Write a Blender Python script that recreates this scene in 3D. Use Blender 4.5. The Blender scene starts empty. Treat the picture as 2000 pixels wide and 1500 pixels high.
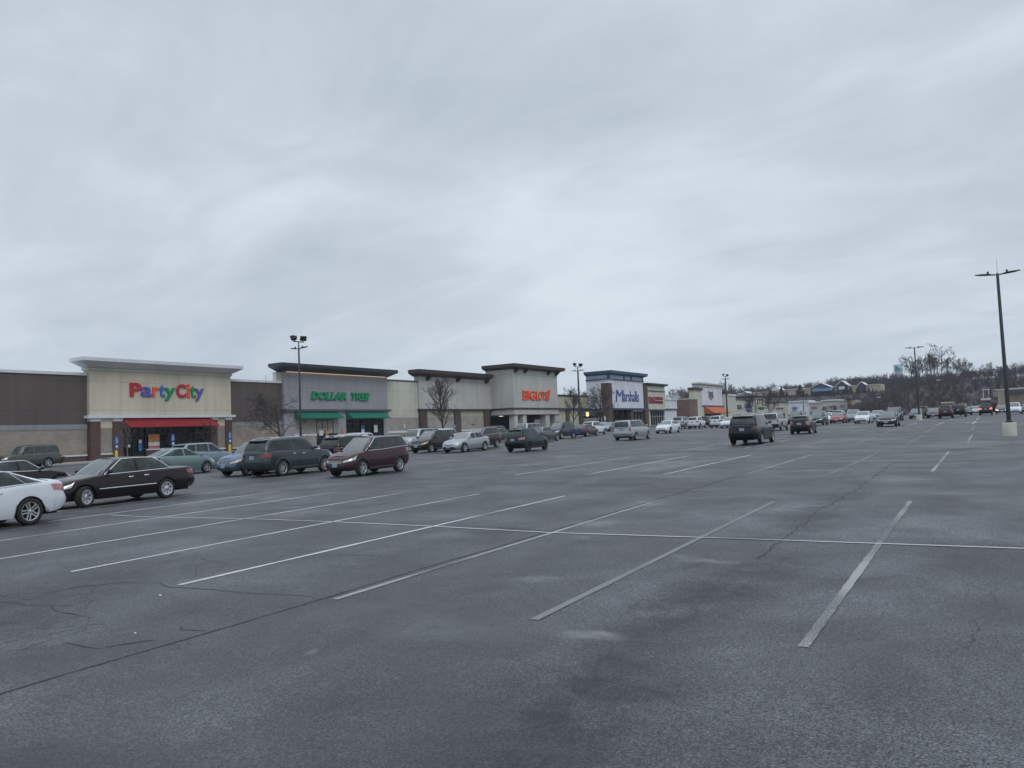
import bpy, math, random
import numpy as np
from mathutils import Matrix, Vector
random.seed(7)
SC = bpy.context.scene
COL = SC.collection
R = math.radians

# ------------------------------------------------------------------ helpers
def sm(a, b, x):
    t = min(1.0, max(0.0, (x - a) / (b - a)))
    return t * t * (3 - 2 * t)

def gh(x, y):
    """height of the parking lot (it climbs gently away from the camera)"""
    yy = min(max(y, -60), 200)
    z = .0152 * yy - 2.6e-5 * yy * yy
    return z + .1 * sm(-45, -66, x) * (1 - sm(60, 150, y))

class MB:
    """collects faces; build() links them as ONE mesh object"""
    def __init__(s): s.v = []; s.f = []; s.mi = []; s.sm = []
    def add(s, vs, fs, mi=0, smooth=False):
        o = len(s.v); s.v += [tuple(v) for v in vs]
        for f in fs:
            s.f.append(tuple(i + o for i in f)); s.mi.append(mi); s.sm.append(smooth)
    def box(s, x0, x1, y0, y1, z0, z1, mi=0):
        s.add([(x0,y0,z0),(x1,y0,z0),(x1,y1,z0),(x0,y1,z0),(x0,y0,z1),(x1,y0,z1),(x1,y1,z1),(x0,y1,z1)],
              [(0,3,2,1),(4,5,6,7),(0,1,5,4),(1,2,6,5),(2,3,7,6),(3,0,4,7)], mi)
    def prism(s, prof, y0, y1, mi=0):
        """profile in (x,z), extruded along y"""
        n = len(prof)
        vs = [(x, y0, z) for x, z in prof] + [(x, y1, z) for x, z in prof]
        fs = [(i, (i+1) % n, n + (i+1) % n, n + i) for i in range(n)]
        fs += [tuple(range(n-1, -1, -1)), tuple(range(n, 2*n))]
        s.add(vs, fs, mi)
    def prismx(s, prof, x0, x1, mi=0):
        n = len(prof)
        vs = [(x0, y, z) for y, z in prof] + [(x1, y, z) for y, z in prof]
        fs = [(i, (i+1) % n, n + (i+1) % n, n + i) for i in range(n)]
        fs += [tuple(range(n-1, -1, -1)), tuple(range(n, 2*n))]
        s.add(vs, fs, mi)
    def grid(s, P, mi=0, smooth=True, close=False):
        """P[i][j] points"""
        n = len(P); m = len(P[0])
        vs = [p for r in P for p in r]
        fs = []
        for i in range(n - (0 if close else 1)):
            k = (i + 1) % n
            for j in range(m - 1):
                fs.append((i*m+j, k*m+j, k*m+j+1, i*m+j+1))
        s.add(vs, fs, mi, smooth)
    def tube(s, p0, p1, r0, r1, n=8, mi=0, caps=True, smooth=True):
        p0 = Vector(p0); p1 = Vector(p1); d = (p1 - p0)
        if d.length < 1e-6: return
        d.normalize(); a = d.orthogonal().normalized(); b = d.cross(a)
        vs = []
        for p, r in ((p0, r0), (p1, r1)):
            for i in range(n):
                t = 2 * math.pi * i / n
                vs.append(p + a * (r * math.cos(t)) + b * (r * math.sin(t)))
        s.add(vs, [(i, (i+1) % n, n + (i+1) % n, n + i) for i in range(n)], mi, smooth)
        if caps:
            s.add(vs[:n], [tuple(range(n-1, -1, -1))], mi); s.add(vs[n:], [tuple(range(n))], mi)
    def lathe(s, prof, n=24, axis='z', mi=0, c=(0,0,0), smooth=True):
        """prof (r,h)"""
        P = []
        for i in range(n):
            t = 2 * math.pi * i / n; row = []
            for r, h in prof:
                if axis == 'z': p = (c[0] + r*math.cos(t), c[1] + r*math.sin(t), c[2] + h)
                else: p = (c[0] + r*math.cos(t), c[1] + h, c[2] + r*math.sin(t))
                row.append(p)
            P.append(row)
        s.grid(P, mi, smooth, close=True)
    def mesh(s, name, nslots=1):
        me = bpy.data.meshes.new(name)
        me.from_pydata(s.v, [], s.f)
        for _ in range(nslots): me.materials.append(None)
        me.polygons.foreach_set('material_index', s.mi)
        me.polygons.foreach_set('use_smooth', s.sm)
        me.update()
        return me
    def build(s, name, mats, parent=None, loc=None, **kw):
        if not isinstance(mats, (list, tuple)): mats = [mats]
        me = s.mesh(name, 0)
        for m in mats: me.materials.append(m)
        return link(name, me, parent, loc, **kw)

def link(name, data, parent=None, loc=None, **kw):
    o = bpy.data.objects.new(name, data); COL.objects.link(o)
    if parent is not None: o.parent = parent
    if loc is not None: o.location = loc
    for k, v in kw.items(): o[k] = v
    return o

def thing(name, label, cat, loc=(0,0,0), rz=0, group=None, data=None):
    o = link(name, data, None, loc); o.rotation_euler = (0, 0, rz)
    o['label'] = label; o['category'] = cat
    if group: o['group'] = group
    return o

def setmat(o, *mats):
    for i, m in enumerate(mats):
        o.material_slots[i].link = 'OBJECT'; o.material_slots[i].material = m

def copy_tree(o, parent=None):
    c = o.copy(); COL.objects.link(c)
    if parent is not None: c.parent = parent
    for ch in list(o.children): copy_tree(ch, c)
    return c

# ------------------------------------------------------------------ materials
MATS = {}
def nodes_of(m):
    m.use_nodes = True
    nt = m.node_tree
    return nt, nt.nodes['Principled BSDF'], nt.nodes, nt.links

def mat(name, col, rough=.6, metal=0., var=.0, vscale=3., coat=0., spec=.5, bump=0., bscale=40., stretch=None, emis=None, es=0.):
    """principled colour with procedural variation, in object space"""
    if name in MATS: return MATS[name]
    m = bpy.data.materials.new(name); MATS[name] = m
    nt, b, N, L = nodes_of(m)
    b.inputs['Base Color'].default_value = (*col, 1)
    b.inputs['Roughness'].default_value = rough
    b.inputs['Metallic'].default_value = metal
    b.inputs['Specular IOR Level'].default_value = spec
    if coat:
        b.inputs['Coat Weight'].default_value = coat; b.inputs['Coat Roughness'].default_value = .04
    if emis:
        b.inputs['Emission Color'].default_value = (*emis, 1); b.inputs['Emission Strength'].default_value = es
    if var or bump:
        tc = N.new('ShaderNodeTexCoord')
        vec = tc.outputs['Object']
        if stretch:
            mp = N.new('ShaderNodeMapping'); mp.inputs['Scale'].default_value = stretch
            L.new(vec, mp.inputs['Vector']); vec = mp.outputs['Vector']
    if var:
        nz = N.new('ShaderNodeTexNoise'); nz.inputs['Scale'].default_value = vscale
        nz.inputs['Detail'].default_value = 6; nz.inputs['Roughness'].default_value = .65
        L.new(vec, nz.inputs['Vector'])
        rp = N.new('ShaderNodeValToRGB')
        e = rp.color_ramp.elements
        e[0].position = .3; e[1].position = .7
        e[0].color = (*[c * (1 - var) for c in col], 1); e[1].color = (*[min(1, c * (1 + var)) for c in col], 1)
        L.new(nz.outputs['Fac'], rp.inputs['Fac']); L.new(rp.outputs['Color'], b.inputs['Base Color'])
    if bump:
        n2 = N.new('ShaderNodeTexNoise'); n2.inputs['Scale'].default_value = bscale; n2.inputs['Detail'].default_value = 4
        L.new(vec, n2.inputs['Vector'])
        bp = N.new('ShaderNodeBump'); bp.inputs['Strength'].default_value = bump; bp.inputs['Distance'].default_value = .02
        L.new(n2.outputs['Fac'], bp.inputs['Height']); L.new(bp.outputs['Normal'], b.inputs['Normal'])
    return m

def brickmat(name, c1, c2, mortar, bw=.4, bh=.2, ms=.012, rough=.85, var=.15):
    """brick / block courses on faces that look along x or y"""
    if name in MATS: return MATS[name]
    m = bpy.data.materials.new(name); MATS[name] = m
    nt, b, N, L = nodes_of(m)
    b.inputs['Roughness'].default_value = rough; b.inputs['Specular IOR Level'].default_value = .25
    tc = N.new('ShaderNodeTexCoord'); sx = N.new('ShaderNodeSeparateXYZ'); cx = N.new('ShaderNodeCombineXYZ')
    ad = N.new('ShaderNodeMath'); ad.operation = 'ADD'
    L.new(tc.outputs['Object'], sx.inputs[0]); L.new(sx.outputs['X'], ad.inputs[0]); L.new(sx.outputs['Y'], ad.inputs[1])
    L.new(ad.outputs[0], cx.inputs['X']); L.new(sx.outputs['Z'], cx.inputs['Y'])
    bt = N.new('ShaderNodeTexBrick'); L.new(cx.outputs[0], bt.inputs['Vector'])
    bt.inputs['Color1'].default_value = (*c1, 1); bt.inputs['Color2'].default_value = (*c2, 1); bt.inputs['Mortar'].default_value = (*mortar, 1)
    bt.inputs['Scale'].default_value = 1; bt.inputs['Brick Width'].default_value = bw; bt.inputs['Row Height'].default_value = bh
    bt.inputs['Mortar Size'].default_value = ms
    nz = N.new('ShaderNodeTexNoise'); nz.inputs['Scale'].default_value = .7; nz.inputs['Detail'].default_value = 8
    L.new(tc.outputs['Object'], nz.inputs['Vector'])
    mr = N.new('ShaderNodeMapRange'); mr.inputs['From Min'].default_value = .3; mr.inputs['From Max'].default_value = .7
    mr.inputs['To Min'].default_value = 1 - var; mr.inputs['To Max'].default_value = 1 + var
    L.new(nz.outputs['Fac'], mr.inputs['Value'])
    mx = N.new('ShaderNodeMix'); mx.data_type = 'RGBA'; mx.blend_type = 'MULTIPLY'; mx.inputs['Factor'].default_value = 1
    L.new(bt.outputs['Color'], mx.inputs['A']); L.new(mr.outputs[0], mx.inputs['B'])
    L.new(mx.outputs['Result'], b.inputs['Base Color'])
    return m

def stucco(name, col, var=.11):
    """rendered wall: faint rain streaks, patches and fine grain"""
    if name in MATS: return MATS[name]
    m = bpy.data.materials.new(name); MATS[name] = m
    nt, b, N, L = nodes_of(m)
    b.inputs['Roughness'].default_value = .9; b.inputs['Specular IOR Level'].default_value = .2
    tc = N.new('ShaderNodeTexCoord')
    mp = N.new('ShaderNodeMapping'); mp.inputs['Scale'].default_value = (1.3, 1.3, .12); L.new(tc.outputs['Object'], mp.inputs[0])
    n1 = N.new('ShaderNodeTexNoise'); n1.inputs['Scale'].default_value = 1.2; n1.inputs['Detail'].default_value = 7; L.new(mp.outputs[0], n1.inputs['Vector'])
    n2 = N.new('ShaderNodeTexNoise'); n2.inputs['Scale'].default_value = .35; n2.inputs['Detail'].default_value = 5; L.new(tc.outputs['Object'], n2.inputs['Vector'])
    a = N.new('ShaderNodeMath'); a.operation = 'ADD'; L.new(n1.outputs['Fac'], a.inputs[0]); L.new(n2.outputs['Fac'], a.inputs[1])
    mr = N.new('ShaderNodeMapRange'); mr.inputs['From Min'].default_value = .7; mr.inputs['From Max'].default_value = 1.3
    mr.inputs['To Min'].default_value = 1 - var; mr.inputs['To Max'].default_value = 1 + var; L.new(a.outputs[0], mr.inputs['Value'])
    mx = N.new('ShaderNodeMix'); mx.data_type = 'RGBA'; mx.blend_type = 'MULTIPLY'; mx.inputs['Factor'].default_value = 1
    mx.inputs['A'].default_value = (*col, 1); L.new(mr.outputs[0], mx.inputs['B']); L.new(mx.outputs['Result'], b.inputs['Base Color'])
    # control joints between the panels
    sx = N.new('ShaderNodeSeparateXYZ'); cx = N.new('ShaderNodeCombineXYZ'); L.new(tc.outputs['Object'], sx.inputs[0])
    ax = N.new('ShaderNodeMath'); ax.operation = 'ADD'; L.new(sx.outputs['X'], ax.inputs[0]); L.new(sx.outputs['Y'], ax.inputs[1])
    L.new(ax.outputs[0], cx.inputs['X']); L.new(sx.outputs['Z'], cx.inputs['Y'])
    bt = N.new('ShaderNodeTexBrick'); L.new(cx.outputs[0], bt.inputs['Vector']); bt.offset = 0
    bt.inputs['Scale'].default_value = 1; bt.inputs['Brick Width'].default_value = 4.3; bt.inputs['Row Height'].default_value = 2.9; bt.inputs['Mortar Size'].default_value = .022
    bt.inputs['Color1'].default_value = (1,1,1,1); bt.inputs['Color2'].default_value = (.975,.975,.97,1); bt.inputs['Mortar'].default_value = (.72,.72,.72,1)
    mj = N.new('ShaderNodeMix'); mj.data_type = 'RGBA'; mj.blend_type = 'MULTIPLY'; mj.inputs['Factor'].default_value = 1
    L.new(mx.outputs['Result'], mj.inputs['A']); L.new(bt.outputs['Color'], mj.inputs['B']); L.new(mj.outputs['Result'], b.inputs['Base Color'])
    n3 = N.new('ShaderNodeTexNoise'); n3.inputs['Scale'].default_value = 30; L.new(tc.outputs['Object'], n3.inputs['Vector'])
    bp = N.new('ShaderNodeBump'); bp.inputs['Strength'].default_value = .15; bp.inputs['Distance'].default_value = .02
    L.new(n3.outputs['Fac'], bp.inputs['Height']); L.new(bp.outputs['Normal'], b.inputs['Normal'])
    return m

def paint(name, col, metal=.0, rough=.35):
    m = mat('car_paint_' + name, col, rough, metal, var=.04, vscale=2., coat=.55, spec=.12)
    return m
# ------------------------------------------------------------------ cars
# x forward, y left, z up; origin on the ground half way between the axles
def interp(tab, x):
    if x <= tab[0][0]: return tab[0][1]
    for (a, va), (b, vb) in zip(tab, tab[1:]):
        if x <= b:
            t = (x - a) / (b - a); t = t * t * (3 - 2 * t) * .5 + t * .5
            return va + (vb - va) * t
    return tab[-1][1]

CAR = dict(
 sedan=dict(L=4.86, W=1.83, H=1.46, wb=2.78, fo=.95, R=.335, gc=.19,
   zs=[(0,.70),(.05,.76),(.16,.86),(.28,.945),(.45,.945),(.75,1.0),(.92,1.03),(1,.98)],
   gf=.265, rf=.44, rr=.72, gr=.90, wr=.70, nf=4.6, nr=5.5, wins='sedan'),
 fastback=dict(L=4.93, W=1.85, H=1.46, wb=2.83, fo=.93, R=.345, gc=.19,
   zs=[(0,.68),(.05,.75),(.16,.86),(.28,.95),(.45,.95),(.75,1.03),(.92,1.07),(1,1.0)],
   gf=.27, rf=.44, rr=.68, gr=.935, wr=.70, nf=4.6, nr=5.0, wins='sedan'),
 limo=dict(L=5.45, W=1.98, H=1.50, wb=2.99, fo=1.02, R=.335, gc=.2,
   zs=[(0,.72),(.04,.78),(.14,.88),(.28,.96),(.45,.965),(.75,1.0),(.93,1.0),(1,.92)],
   gf=.27, rf=.425, rr=.68, gr=.84, wr=.69, nf=5.0, nr=5.5, wins='sedan'),
 hatch=dict(L=3.85, W=1.66, H=1.50, wb=2.39, fo=.78, R=.30, gc=.17,
   zs=[(0,.72),(.06,.80),(.18,.92),(.27,1.0),(.5,1.0),(.8,1.06),(1,1.08)],
   gf=.23, rf=.42, rr=.90, gr=.985, wr=.70, nf=4.2, nr=6.0, wins='hatch', zr=[(0,.0),(.5,.02),(1,-.04)]),
 liftback=dict(L=4.48, W=1.745, H=1.49, wb=2.70, fo=.93, R=.315, gc=.17,
   zs=[(0,.66),(.05,.74),(.15,.87),(.26,.98),(.5,.99),(.8,1.04),(1,1.08)],
   gf=.20, rf=.47, rr=.66, gr=.97, wr=.68, nf=4.2, nr=5.5, wins='sedan', fast=1),
 suv=dict(L=4.55, W=1.82, H=1.71, wb=2.62, fo=.92, R=.345, gc=.24,
   zs=[(0,.80),(.05,.87),(.17,1.0),(.26,1.06),(.5,1.06),(.8,1.13),(1,1.16)],
   gf=.24, rf=.43, rr=.89, gr=.975, wr=.72, nf=4.6, nr=6.0, wins='suv', clad=1, rails=0),
 bigsuv=dict(L=5.01, W=1.97, H=1.80, wb=2.88, fo=.98, R=.38, gc=.26,
   zs=[(0,.92),(.04,1.0),(.17,1.09),(.26,1.14),(.5,1.13),(.8,1.18),(1,1.2)],
   gf=.25, rf=.40, rr=.90, gr=.975, wr=.74, nf=5.2, nr=7.0, wins='suv', clad=1, rails=1),
 boxsuv=dict(L=4.88, W=1.93, H=1.86, wb=2.85, fo=.85, R=.385, gc=.3,
   zs=[(0,.98),(.03,1.06),(.17,1.12),(.27,1.17),(.5,1.17),(.8,1.18),(1,1.18)],
   gf=.27, rf=.37, rr=.95, gr=.99, wr=.78, nf=7.0, nr=9.0, wins='suv', clad=1, rails=1),
 minivan=dict(L=5.13, W=1.98, H=1.75, wb=3.07, fo=.95, R=.34, gc=.2,
   zs=[(0,.78),(.05,.88),(.14,1.0),(.22,1.08),(.5,1.08),(.8,1.1),(1,1.1)],
   gf=.19, rf=.36, rr=.945, gr=.99, wr=.77, nf=4.6, nr=9.0, wins='van', rails=1),
 pickup=dict(L=5.6, W=1.95, H=1.82, wb=3.4, fo=.95, R=.39, gc=.36,
   zs=[(0,1.02),(.03,1.1),(.15,1.16),(.25,1.2),(.5,1.2),(.8,1.22),(1,1.22)],
   gf=.25, rf=.35, rr=.58, gr=.62, wr=.74, nf=7.0, nr=12.0, wins='sedan', bed=1),
)
VL = [0, .06, .16, .3, .45, .6, .74, .86, .95, 1.0]
WV = [(0,.935),(.1,.965),(.3,.995),(.5,1.0),(.7,.985),(.88,.965),(.96,.945),(1,.905)]
FV = [(0,.16),(.12,.05),(.3,0),(.5,.01),(.7,.05),(.85,.11),(.95,.17),(1,.25)]
RV = [(0,.14),(.12,.04),(.3,0),(.45,.0),(.55,.04),(.8,.05),(.93,.07),(1,.13)]

class CarShape:
    def __init__(s, k):
        d = CAR[k]; s.d = d; s.k = k
        s.L, s.W, s.H, s.wb, s.R, s.gc = (d[q] for q in ('L','W','H','wb','R','gc'))
        s.xF = s.wb/2 + d['fo']; s.xR = s.xF - s.L
        s.xa = (s.wb/2, -s.wb/2); s.Ra = s.R + .055
    def fx(s, frac): return s.xF - frac * s.L
    def zs(s, X): return interp(s.d['zs'], (s.xF - X) / s.L)
    def zl(s, X):
        z = s.gc + .02
        if X > s.xa[0] + s.Ra: z = s.gc + .04
        if X < s.xa[1] - s.Ra: z = s.gc + .08 + .06 * sm(s.xa[1] - s.Ra, s.xR, X)
        for xa in s.xa:
            q = s.Ra**2 - (X - xa)**2
            if q > 0: z = max(z, s.R * .96 + math.sqrt(q))
        return z
    # ---- lower body
    def ext(s, v):
        xf = s.xF - interp(FV, v); xr = s.xR + interp(RV, v)
        return (xf + xr) / 2, (xf - xr) / 2
    def tub(s, xi, yf, v):
        xc, a = s.ext(v); X = xc + a * xi
        zl = s.zl(X); zs = s.zs(X); z = zl + v * (zs - zl)
        zr = (z - s.gc) / max(.05, zs - s.gc)
        return Vector((X, yf * interp(WV, zr) * s.W / 2, z))
    def sup(s, t, n):
        c, q = math.cos(t), math.sin(t)
        return (abs(c)**(2/n)) * (1 if c >= 0 else -1), abs(q)**(2/n)
    def tubang(s, t, v):
        """t: 0 front centre .. pi rear centre (left side)"""
        n = s.d['nf'] if t < math.pi/2 else s.d['nr']
        xi, yf = s.sup(t, n); return s.tub(xi, yf, v)
    def sidey(s, X, z):
        zl, zs = s.zl(X), s.zs(X); v = min(1, max(0, (z - zl) / (zs - zl)))
        xc, a = s.ext(v); xi = (X - xc) / a; n = s.d['nf'] if xi > 0 else s.d['nr']
        yf = max(0, 1 - min(1, abs(xi))**n)**(1/n)
        zr = (z - s.gc) / max(.05, zs - s.gc)
        return yf * interp(WV, zr) * s.W / 2
    # ---- greenhouse
    def gext(s, u):
        d = s.d
        uf = u + .10 * math.sin(math.pi * u)
        xf = s.fx(d['gf'] + (d['rf'] - d['gf']) * u + (-.012 * math.sin(math.pi * u)))
        k = .014 if not d.get('fast') else .03
        xr = s.fx(d['gr'] + (d['rr'] - d['gr']) * u + k * math.sin(math.pi * u))
        return (xf + xr) / 2, (xf - xr) / 2
    def zroof(s, X):
        a, b = s.fx(s.d['rf']), s.fx(s.d['rr']); m = a - (a - b) * .38; hl = (a - b) / 2
        q = (X - m) / hl
        return s.H - .02 - (.028 if q > 0 else .022) * q * q
    def gw(s, u): return s.W / 2 * (.905 + (s.d['wr'] - .905) * (u ** 1.25)) - (.05 * max(0, (u - .9) / .1) ** 2)
    def gn(s, xi): return 6.0 if xi > 0 else (5.0 if s.d['nr'] < 6 else 9.0)
    def gpt(s, xi, yf, u):
        xc, a = s.gext(u); X = xc + a * xi; zb = s.zs(X) - .015
        zt = s.zroof(X) - .02 * max(0, (u - .9) / .1)
        return Vector((X, yf * s.gw(u), zb + (zt - zb) * (u if u < .92 else .92 + (u - .92))))
    def gang(s, t, u):
        n = s.gn(1 if t < math.pi/2 else -1); xi, yf = s.sup(t, n); return s.gpt(xi, yf, u)
    def gside(s, X, u):
        xc, a = s.gext(u); xi = max(-1, min(1, (X - xc) / a)); n = s.gn(xi)
        return s.gpt(xi, max(0, 1 - abs(xi)**n)**(1/n), u)

def patch(mb, F, q, nx=6, nz=3, off=.006, flip=False, mi=0, skirt=.012):
    """quad q=[(a,b) x4] (a0b0,a1b0,a1b1,a0b1) in the parameters of F, laid off the surface by off, edges turned in"""
    def P(i, j):
        u, v = i / nx, j / nz
        a = (q[0][0]*(1-u)+q[1][0]*u)*(1-v) + (q[3][0]*(1-u)+q[2][0]*u)*v
        b = (q[0][1]*(1-u)+q[1][1]*u)*(1-v) + (q[3][1]*(1-u)+q[2][1]*u)*v
        return a, b
    G = []
    for i in range(nx + 1):
        row = []
        for j in range(nz + 1):
            a, b = P(i, j); e = 1e-3
            p = F(a, b); ta = F(a + e, b) - F(a - e, b); tb = F(a, b + e) - F(a, b - e)
            n = ta.cross(tb)
            if n.length < 1e-12: n = Vector((0, 1, 0))
            n.normalize()
            if flip: n = -n
            row.append((p + n * off, p - n * skirt))
        G.append(row)
    top = [[c[0] for c in r] for r in G]
    mb.grid(top, mi, True)
    ring = [(i, 0) for i in range(nx+1)] + [(nx, j) for j in range(1, nz+1)] + [(i, nz) for i in range(nx-1, -1, -1)] + [(0, j) for j in range(nz-1, 0, -1)]
    mb.grid([[G[i][j][0], G[i][j][1]] for i, j in ring], mi, False, close=True)

def mirror(mb):
    m = MB(); m.v = [(x, -y, z) for x, y, z in mb.v]; m.f = [tuple(reversed(f)) for f in mb.f]; m.mi = list(mb.mi); m.sm = list(mb.sm); return m

CARMESH = {}
def wheel_meshes(Rw, spokes, cap):
    key = ('wheel', round(Rw, 3), spokes, cap)
    if key in CARMESH: return CARMESH[key]
    w = .11; rr = Rw * .70
    t = MB()
    t.lathe([(rr*.96,-w*.8),(rr,-w),(Rw*.93,-w*1.02),(Rw*.985,-w*.8),(Rw,-w*.4),(Rw,w*.4),(Rw*.985,w*.8),(Rw*.93,w*1.02),(rr,w),(rr*.97,w*.85),(rr*.95,w*.3),(rr*.94,0),(.0,0)], 28, 'y')
    r = MB()
    r.lathe([(rr*.99,w*.80),(rr*1.0,w*.97),(rr*.93,w*.93),(rr*.89,w*.5)], 28, 'y')
    r.lathe([(.0,w*.86),(rr*.16,w*.84),(rr*.22,w*.68),(rr*.24,w*.3)], 14, 'y')
    if cap:   # pressed wheel cover with oval cut-outs
        n = 7
        r.lathe([(.0,w*.80),(rr*.42,w*.78),(rr*.46,w*.70)], 21, 'y')
        for k in range(n):
            a0 = 2*math.pi*(k+.29)/n; a1 = 2*math.pi*(k+.99)/n
            P = []
            for i in range(5):
                a = a0 + (a1-a0)*i/4
                P.append([(q*rr*math.cos(a), w*h, q*rr*math.sin(a)) for q, h in ((.42,.78),(.66,.86),(.92,.90))])
            r.grid(P, 0, True)
            P = []
            for i in range(3):
                a = a1 + (2*math.pi*(.30)/n)*i/2
                P.append([(q*rr*math.cos(a), w*h, q*rr*math.sin(a)) for q, h in ((.76,.88),(.92,.90))])
            r.grid(P, 0, True)
    else:
        for k in range(spokes):
            a = 2*math.pi*k/spokes + .3; hw0, hw1 = (.085, .06) if spokes > 7 else (.12, .11)
            for sgn in ((-1, 1) if spokes <= 5 else (0,)):
                c, s_ = math.cos(a), math.sin(a); o = sgn * rr * .115
                o1 = sgn * rr * .17
                def pt(q, wd, h, oo): return (q*c*rr - (wd*rr+oo)*s_, h*w, q*s_*rr + (wd*rr+oo)*c)
                hh0, hh1 = (hw0, hw1) if not sgn else (.065, .075)
                vs = [pt(.15,-hh0,.84,o), pt(.15,hh0,.84,o), pt(.95,hh1,.92,o1), pt(.95,-hh1,.92,o1),
                      pt(.15,-hh0,.45,o), pt(.15,hh0,.45,o), pt(.95,hh1,.5,o1), pt(.95,-hh1,.5,o1)]
                r.add(vs, [(0,1,2,3),(0,4,5,1),(1,5,6,2),(2,6,7,3),(3,7,4,0)])
    CARMESH[key] = (t.mesh('wheel'), r.mesh('rim'))
    return CARMESH[key]

def car_meshes(k, lod):
    key = (k, lod)
    if key in CARMESH: return CARMESH[key]
    s = CarShape(k); d = s.d; out = {}
    # ---- body: tub + cover + greenhouse, one skin
    half = []
    for i in range(9): half.append(s.sup(.62 * i / 8, d['nf']))
    t0 = s.sup(.62, d['nf'])[0]; t1 = -s.sup(.62, d['nr'])[0]
    xc, a = s.ext(.3); xs = []
    N = 46 if lod == 0 else 30
    for i in range(1, N): xs.append(xc + a * (t0 + (t1 - t0) * i / N))
    for xa in s.xa:
        for q in (-1.001, -.999, -.985, -.94, -.8, .8, .94, .985, .999, 1.001): xs.append(xa + q * s.Ra)
    xs = sorted(set(round(x, 4) for x in xs), reverse=True)
    for x in xs:
        xi = (x - xc) / a
        if not (t1 < xi < t0): continue
        n = d['nf'] if xi > 0 else d['nr']; half.append((xi, (1 - abs(xi)**n)**(1/n)))
    for i in range(8, -1, -1):
        xi, yf = s.sup(.62 * i / 8, d['nr']); half.append((-xi, yf))
    half[0] = (1, 0); half[-1] = (-1, 0)
    full = half + [(xi, -yf) for xi, yf in half[-2:0:-1]]
    b = MB()
    b.grid([[s.tub(xi, yf, v) for v in VL] for xi, yf in full], 0, True, close=True)
    cov = []
    for xi, yf in half:
        p = s.tub(xi, yf, 1.0); row = []
        for q in (1, .93, .8, .5, .2, 0, -.2, -.5, -.8, -.93, -1):
            row.append((p.x, p.y * q, p.z + .045 * (1 - q*q) ** .8 * sm(0, .5, yf)))
        cov.append(row)
    b.grid(cov, 0, True)
    UL = [0, .15, .35, .55, .75, .9, .95, 1.0]
    gh_ = []
    for i in range(11): gh_.append(('f', .9 * i / 10))
    for i in range(1, 14): gh_.append(('f', .9 + (math.pi - 1.8) * i / 14))
    for i in range(10, -1, -1): gh_.append(('f', math.pi - .9 * i / 10))
    ang = [t for _, t in gh_]
    rowl = [[s.gang(t, u) for u in UL] for t in ang]
    rowr = [[Vector((p.x, -p.y, p.z)) for p in r] for r in rowl[-2:0:-1]]
    b.grid(rowl + rowr, 0, True, close=True)
    cov = []
    for r in rowl:
        p = r[-1]; cov.append([(p.x, p.y*q, p.z + .022 * (1 - q*q)) for q in (1, .8, .4, 0, -.4, -.8, -1)])
    b.grid(cov, 0, True)
    if d.get('bed'):
        pass
    out['body'] = b.mesh('body')
    # ---- underbody + arch liners
    ub = MB()
    ub.grid([[s.tub(xi, yf, 0), Vector((s.tub(xi, yf, 0).x * .985, s.tub(xi, yf, 0).y * .62, s.tub(xi, yf, 0).z + .004))] for xi, yf in full], 0, False, close=True)
    ub.box(s.xR + .3, s.xF - .3, -s.W*.31, s.W*.31, s.gc + .02, s.gc + .35)
    for xa in s.xa: ub.box(xa - .06, xa + .06, -s.W*.42, s.W*.42, s.R - .06, s.R + .06)
    out['underbody'] = ub.mesh('underbody')
    # ---- glass
    w = MB(); fw = s.gang
    patch(w, lambda y, u: s.gpt((1 - min(.9999, abs(y))**6)**(1/6), y, u), [(-.88,.04),(.88,.04),(.86,.93),(-.86,.93)], 12, 5, .005, flip=False)
    out['windshield'] = w.mesh('windshield')
    w = MB(); nb = s.gn(-1)
    lo = .12 if d['wins'] in ('suv','van','hatch') else .05
    patch(w, lambda y, u: s.gpt(-(1 - min(.9999, abs(y))**nb)**(1/nb), y, u), [(-.84,lo),(.84,lo),(.80,.88),(-.80,.88)], 12, 5, .005, flip=True)
    out['rear_window'] = w.mesh('rear_window')
    # side windows, described by fractions of the belt (front..rear) and of the roof edge
    def sidewin(b0, b1, t0, t1, u0=.10, u1=.86):
        m = MB()
        patch(m, lambda X, u: s.gside(X, u), [(b0,u0),(b1,u0),(t1,u1),(t0,u1)], 6, 4, .005, flip=True)
        return m
    f = s.fx; g0 = d['gf'] ; r0 = d['rf']; rr = d['rr']; gr = d['gr']
    zb = .045; mid = .53 if d['wins'] != 'van' else .46
    if d.get('bed'): mid = .46
    wl = []
    wl.append((f(g0+.055), f(mid-.008), f(r0+.02), f(mid-.008)))
    if d['wins'] == 'sedan':
        e = gr - .09; te = rr - .005
        if d.get('bed'): e = gr - .03; te = rr - .01
        if k == 'limo': e = gr - .055
        wl.append((f(mid+.012), f(min(e, .745)), f(mid+.012), f(min(te, .70))))
        if min(e, .745) < e - .01 or k == 'limo': wl.append((f(.75), f(e), f(min(te,.70)+.006), f(te)))
    elif d['wins'] == 'hatch':
        wl.append((f(mid+.012), f(.80), f(mid+.012), f(.79)))
    elif d['wins'] == 'suv':
        wl.append((f(mid+.012), f(.745), f(mid+.012), f(.735)))
        wl.append((f(.762), f(gr-.045), f(.75), f(rr-.025)))
    else:
        wl.append((f(mid+.012), f(.70), f(mid+.012), f(.70)))
        wl.append((f(.715), f(gr-.035), f(.715), f(rr-.02)))
    out['side_window'] = []
    for q in wl:
        m = sidewin(*q); out['side_window'].append((m.mesh('side_window'), mirror(m).mesh('side_window')))
    # window trim line
    tr = MB(); X0 = f(g0+.05); X1 = wl[-1][1]
    pts = []
    for i in range(15):
        X = X0 + (X1 - X0) * i / 14; p = s.gside(X, .055); pts.append(p + Vector((0, .008, 0)))
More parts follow.
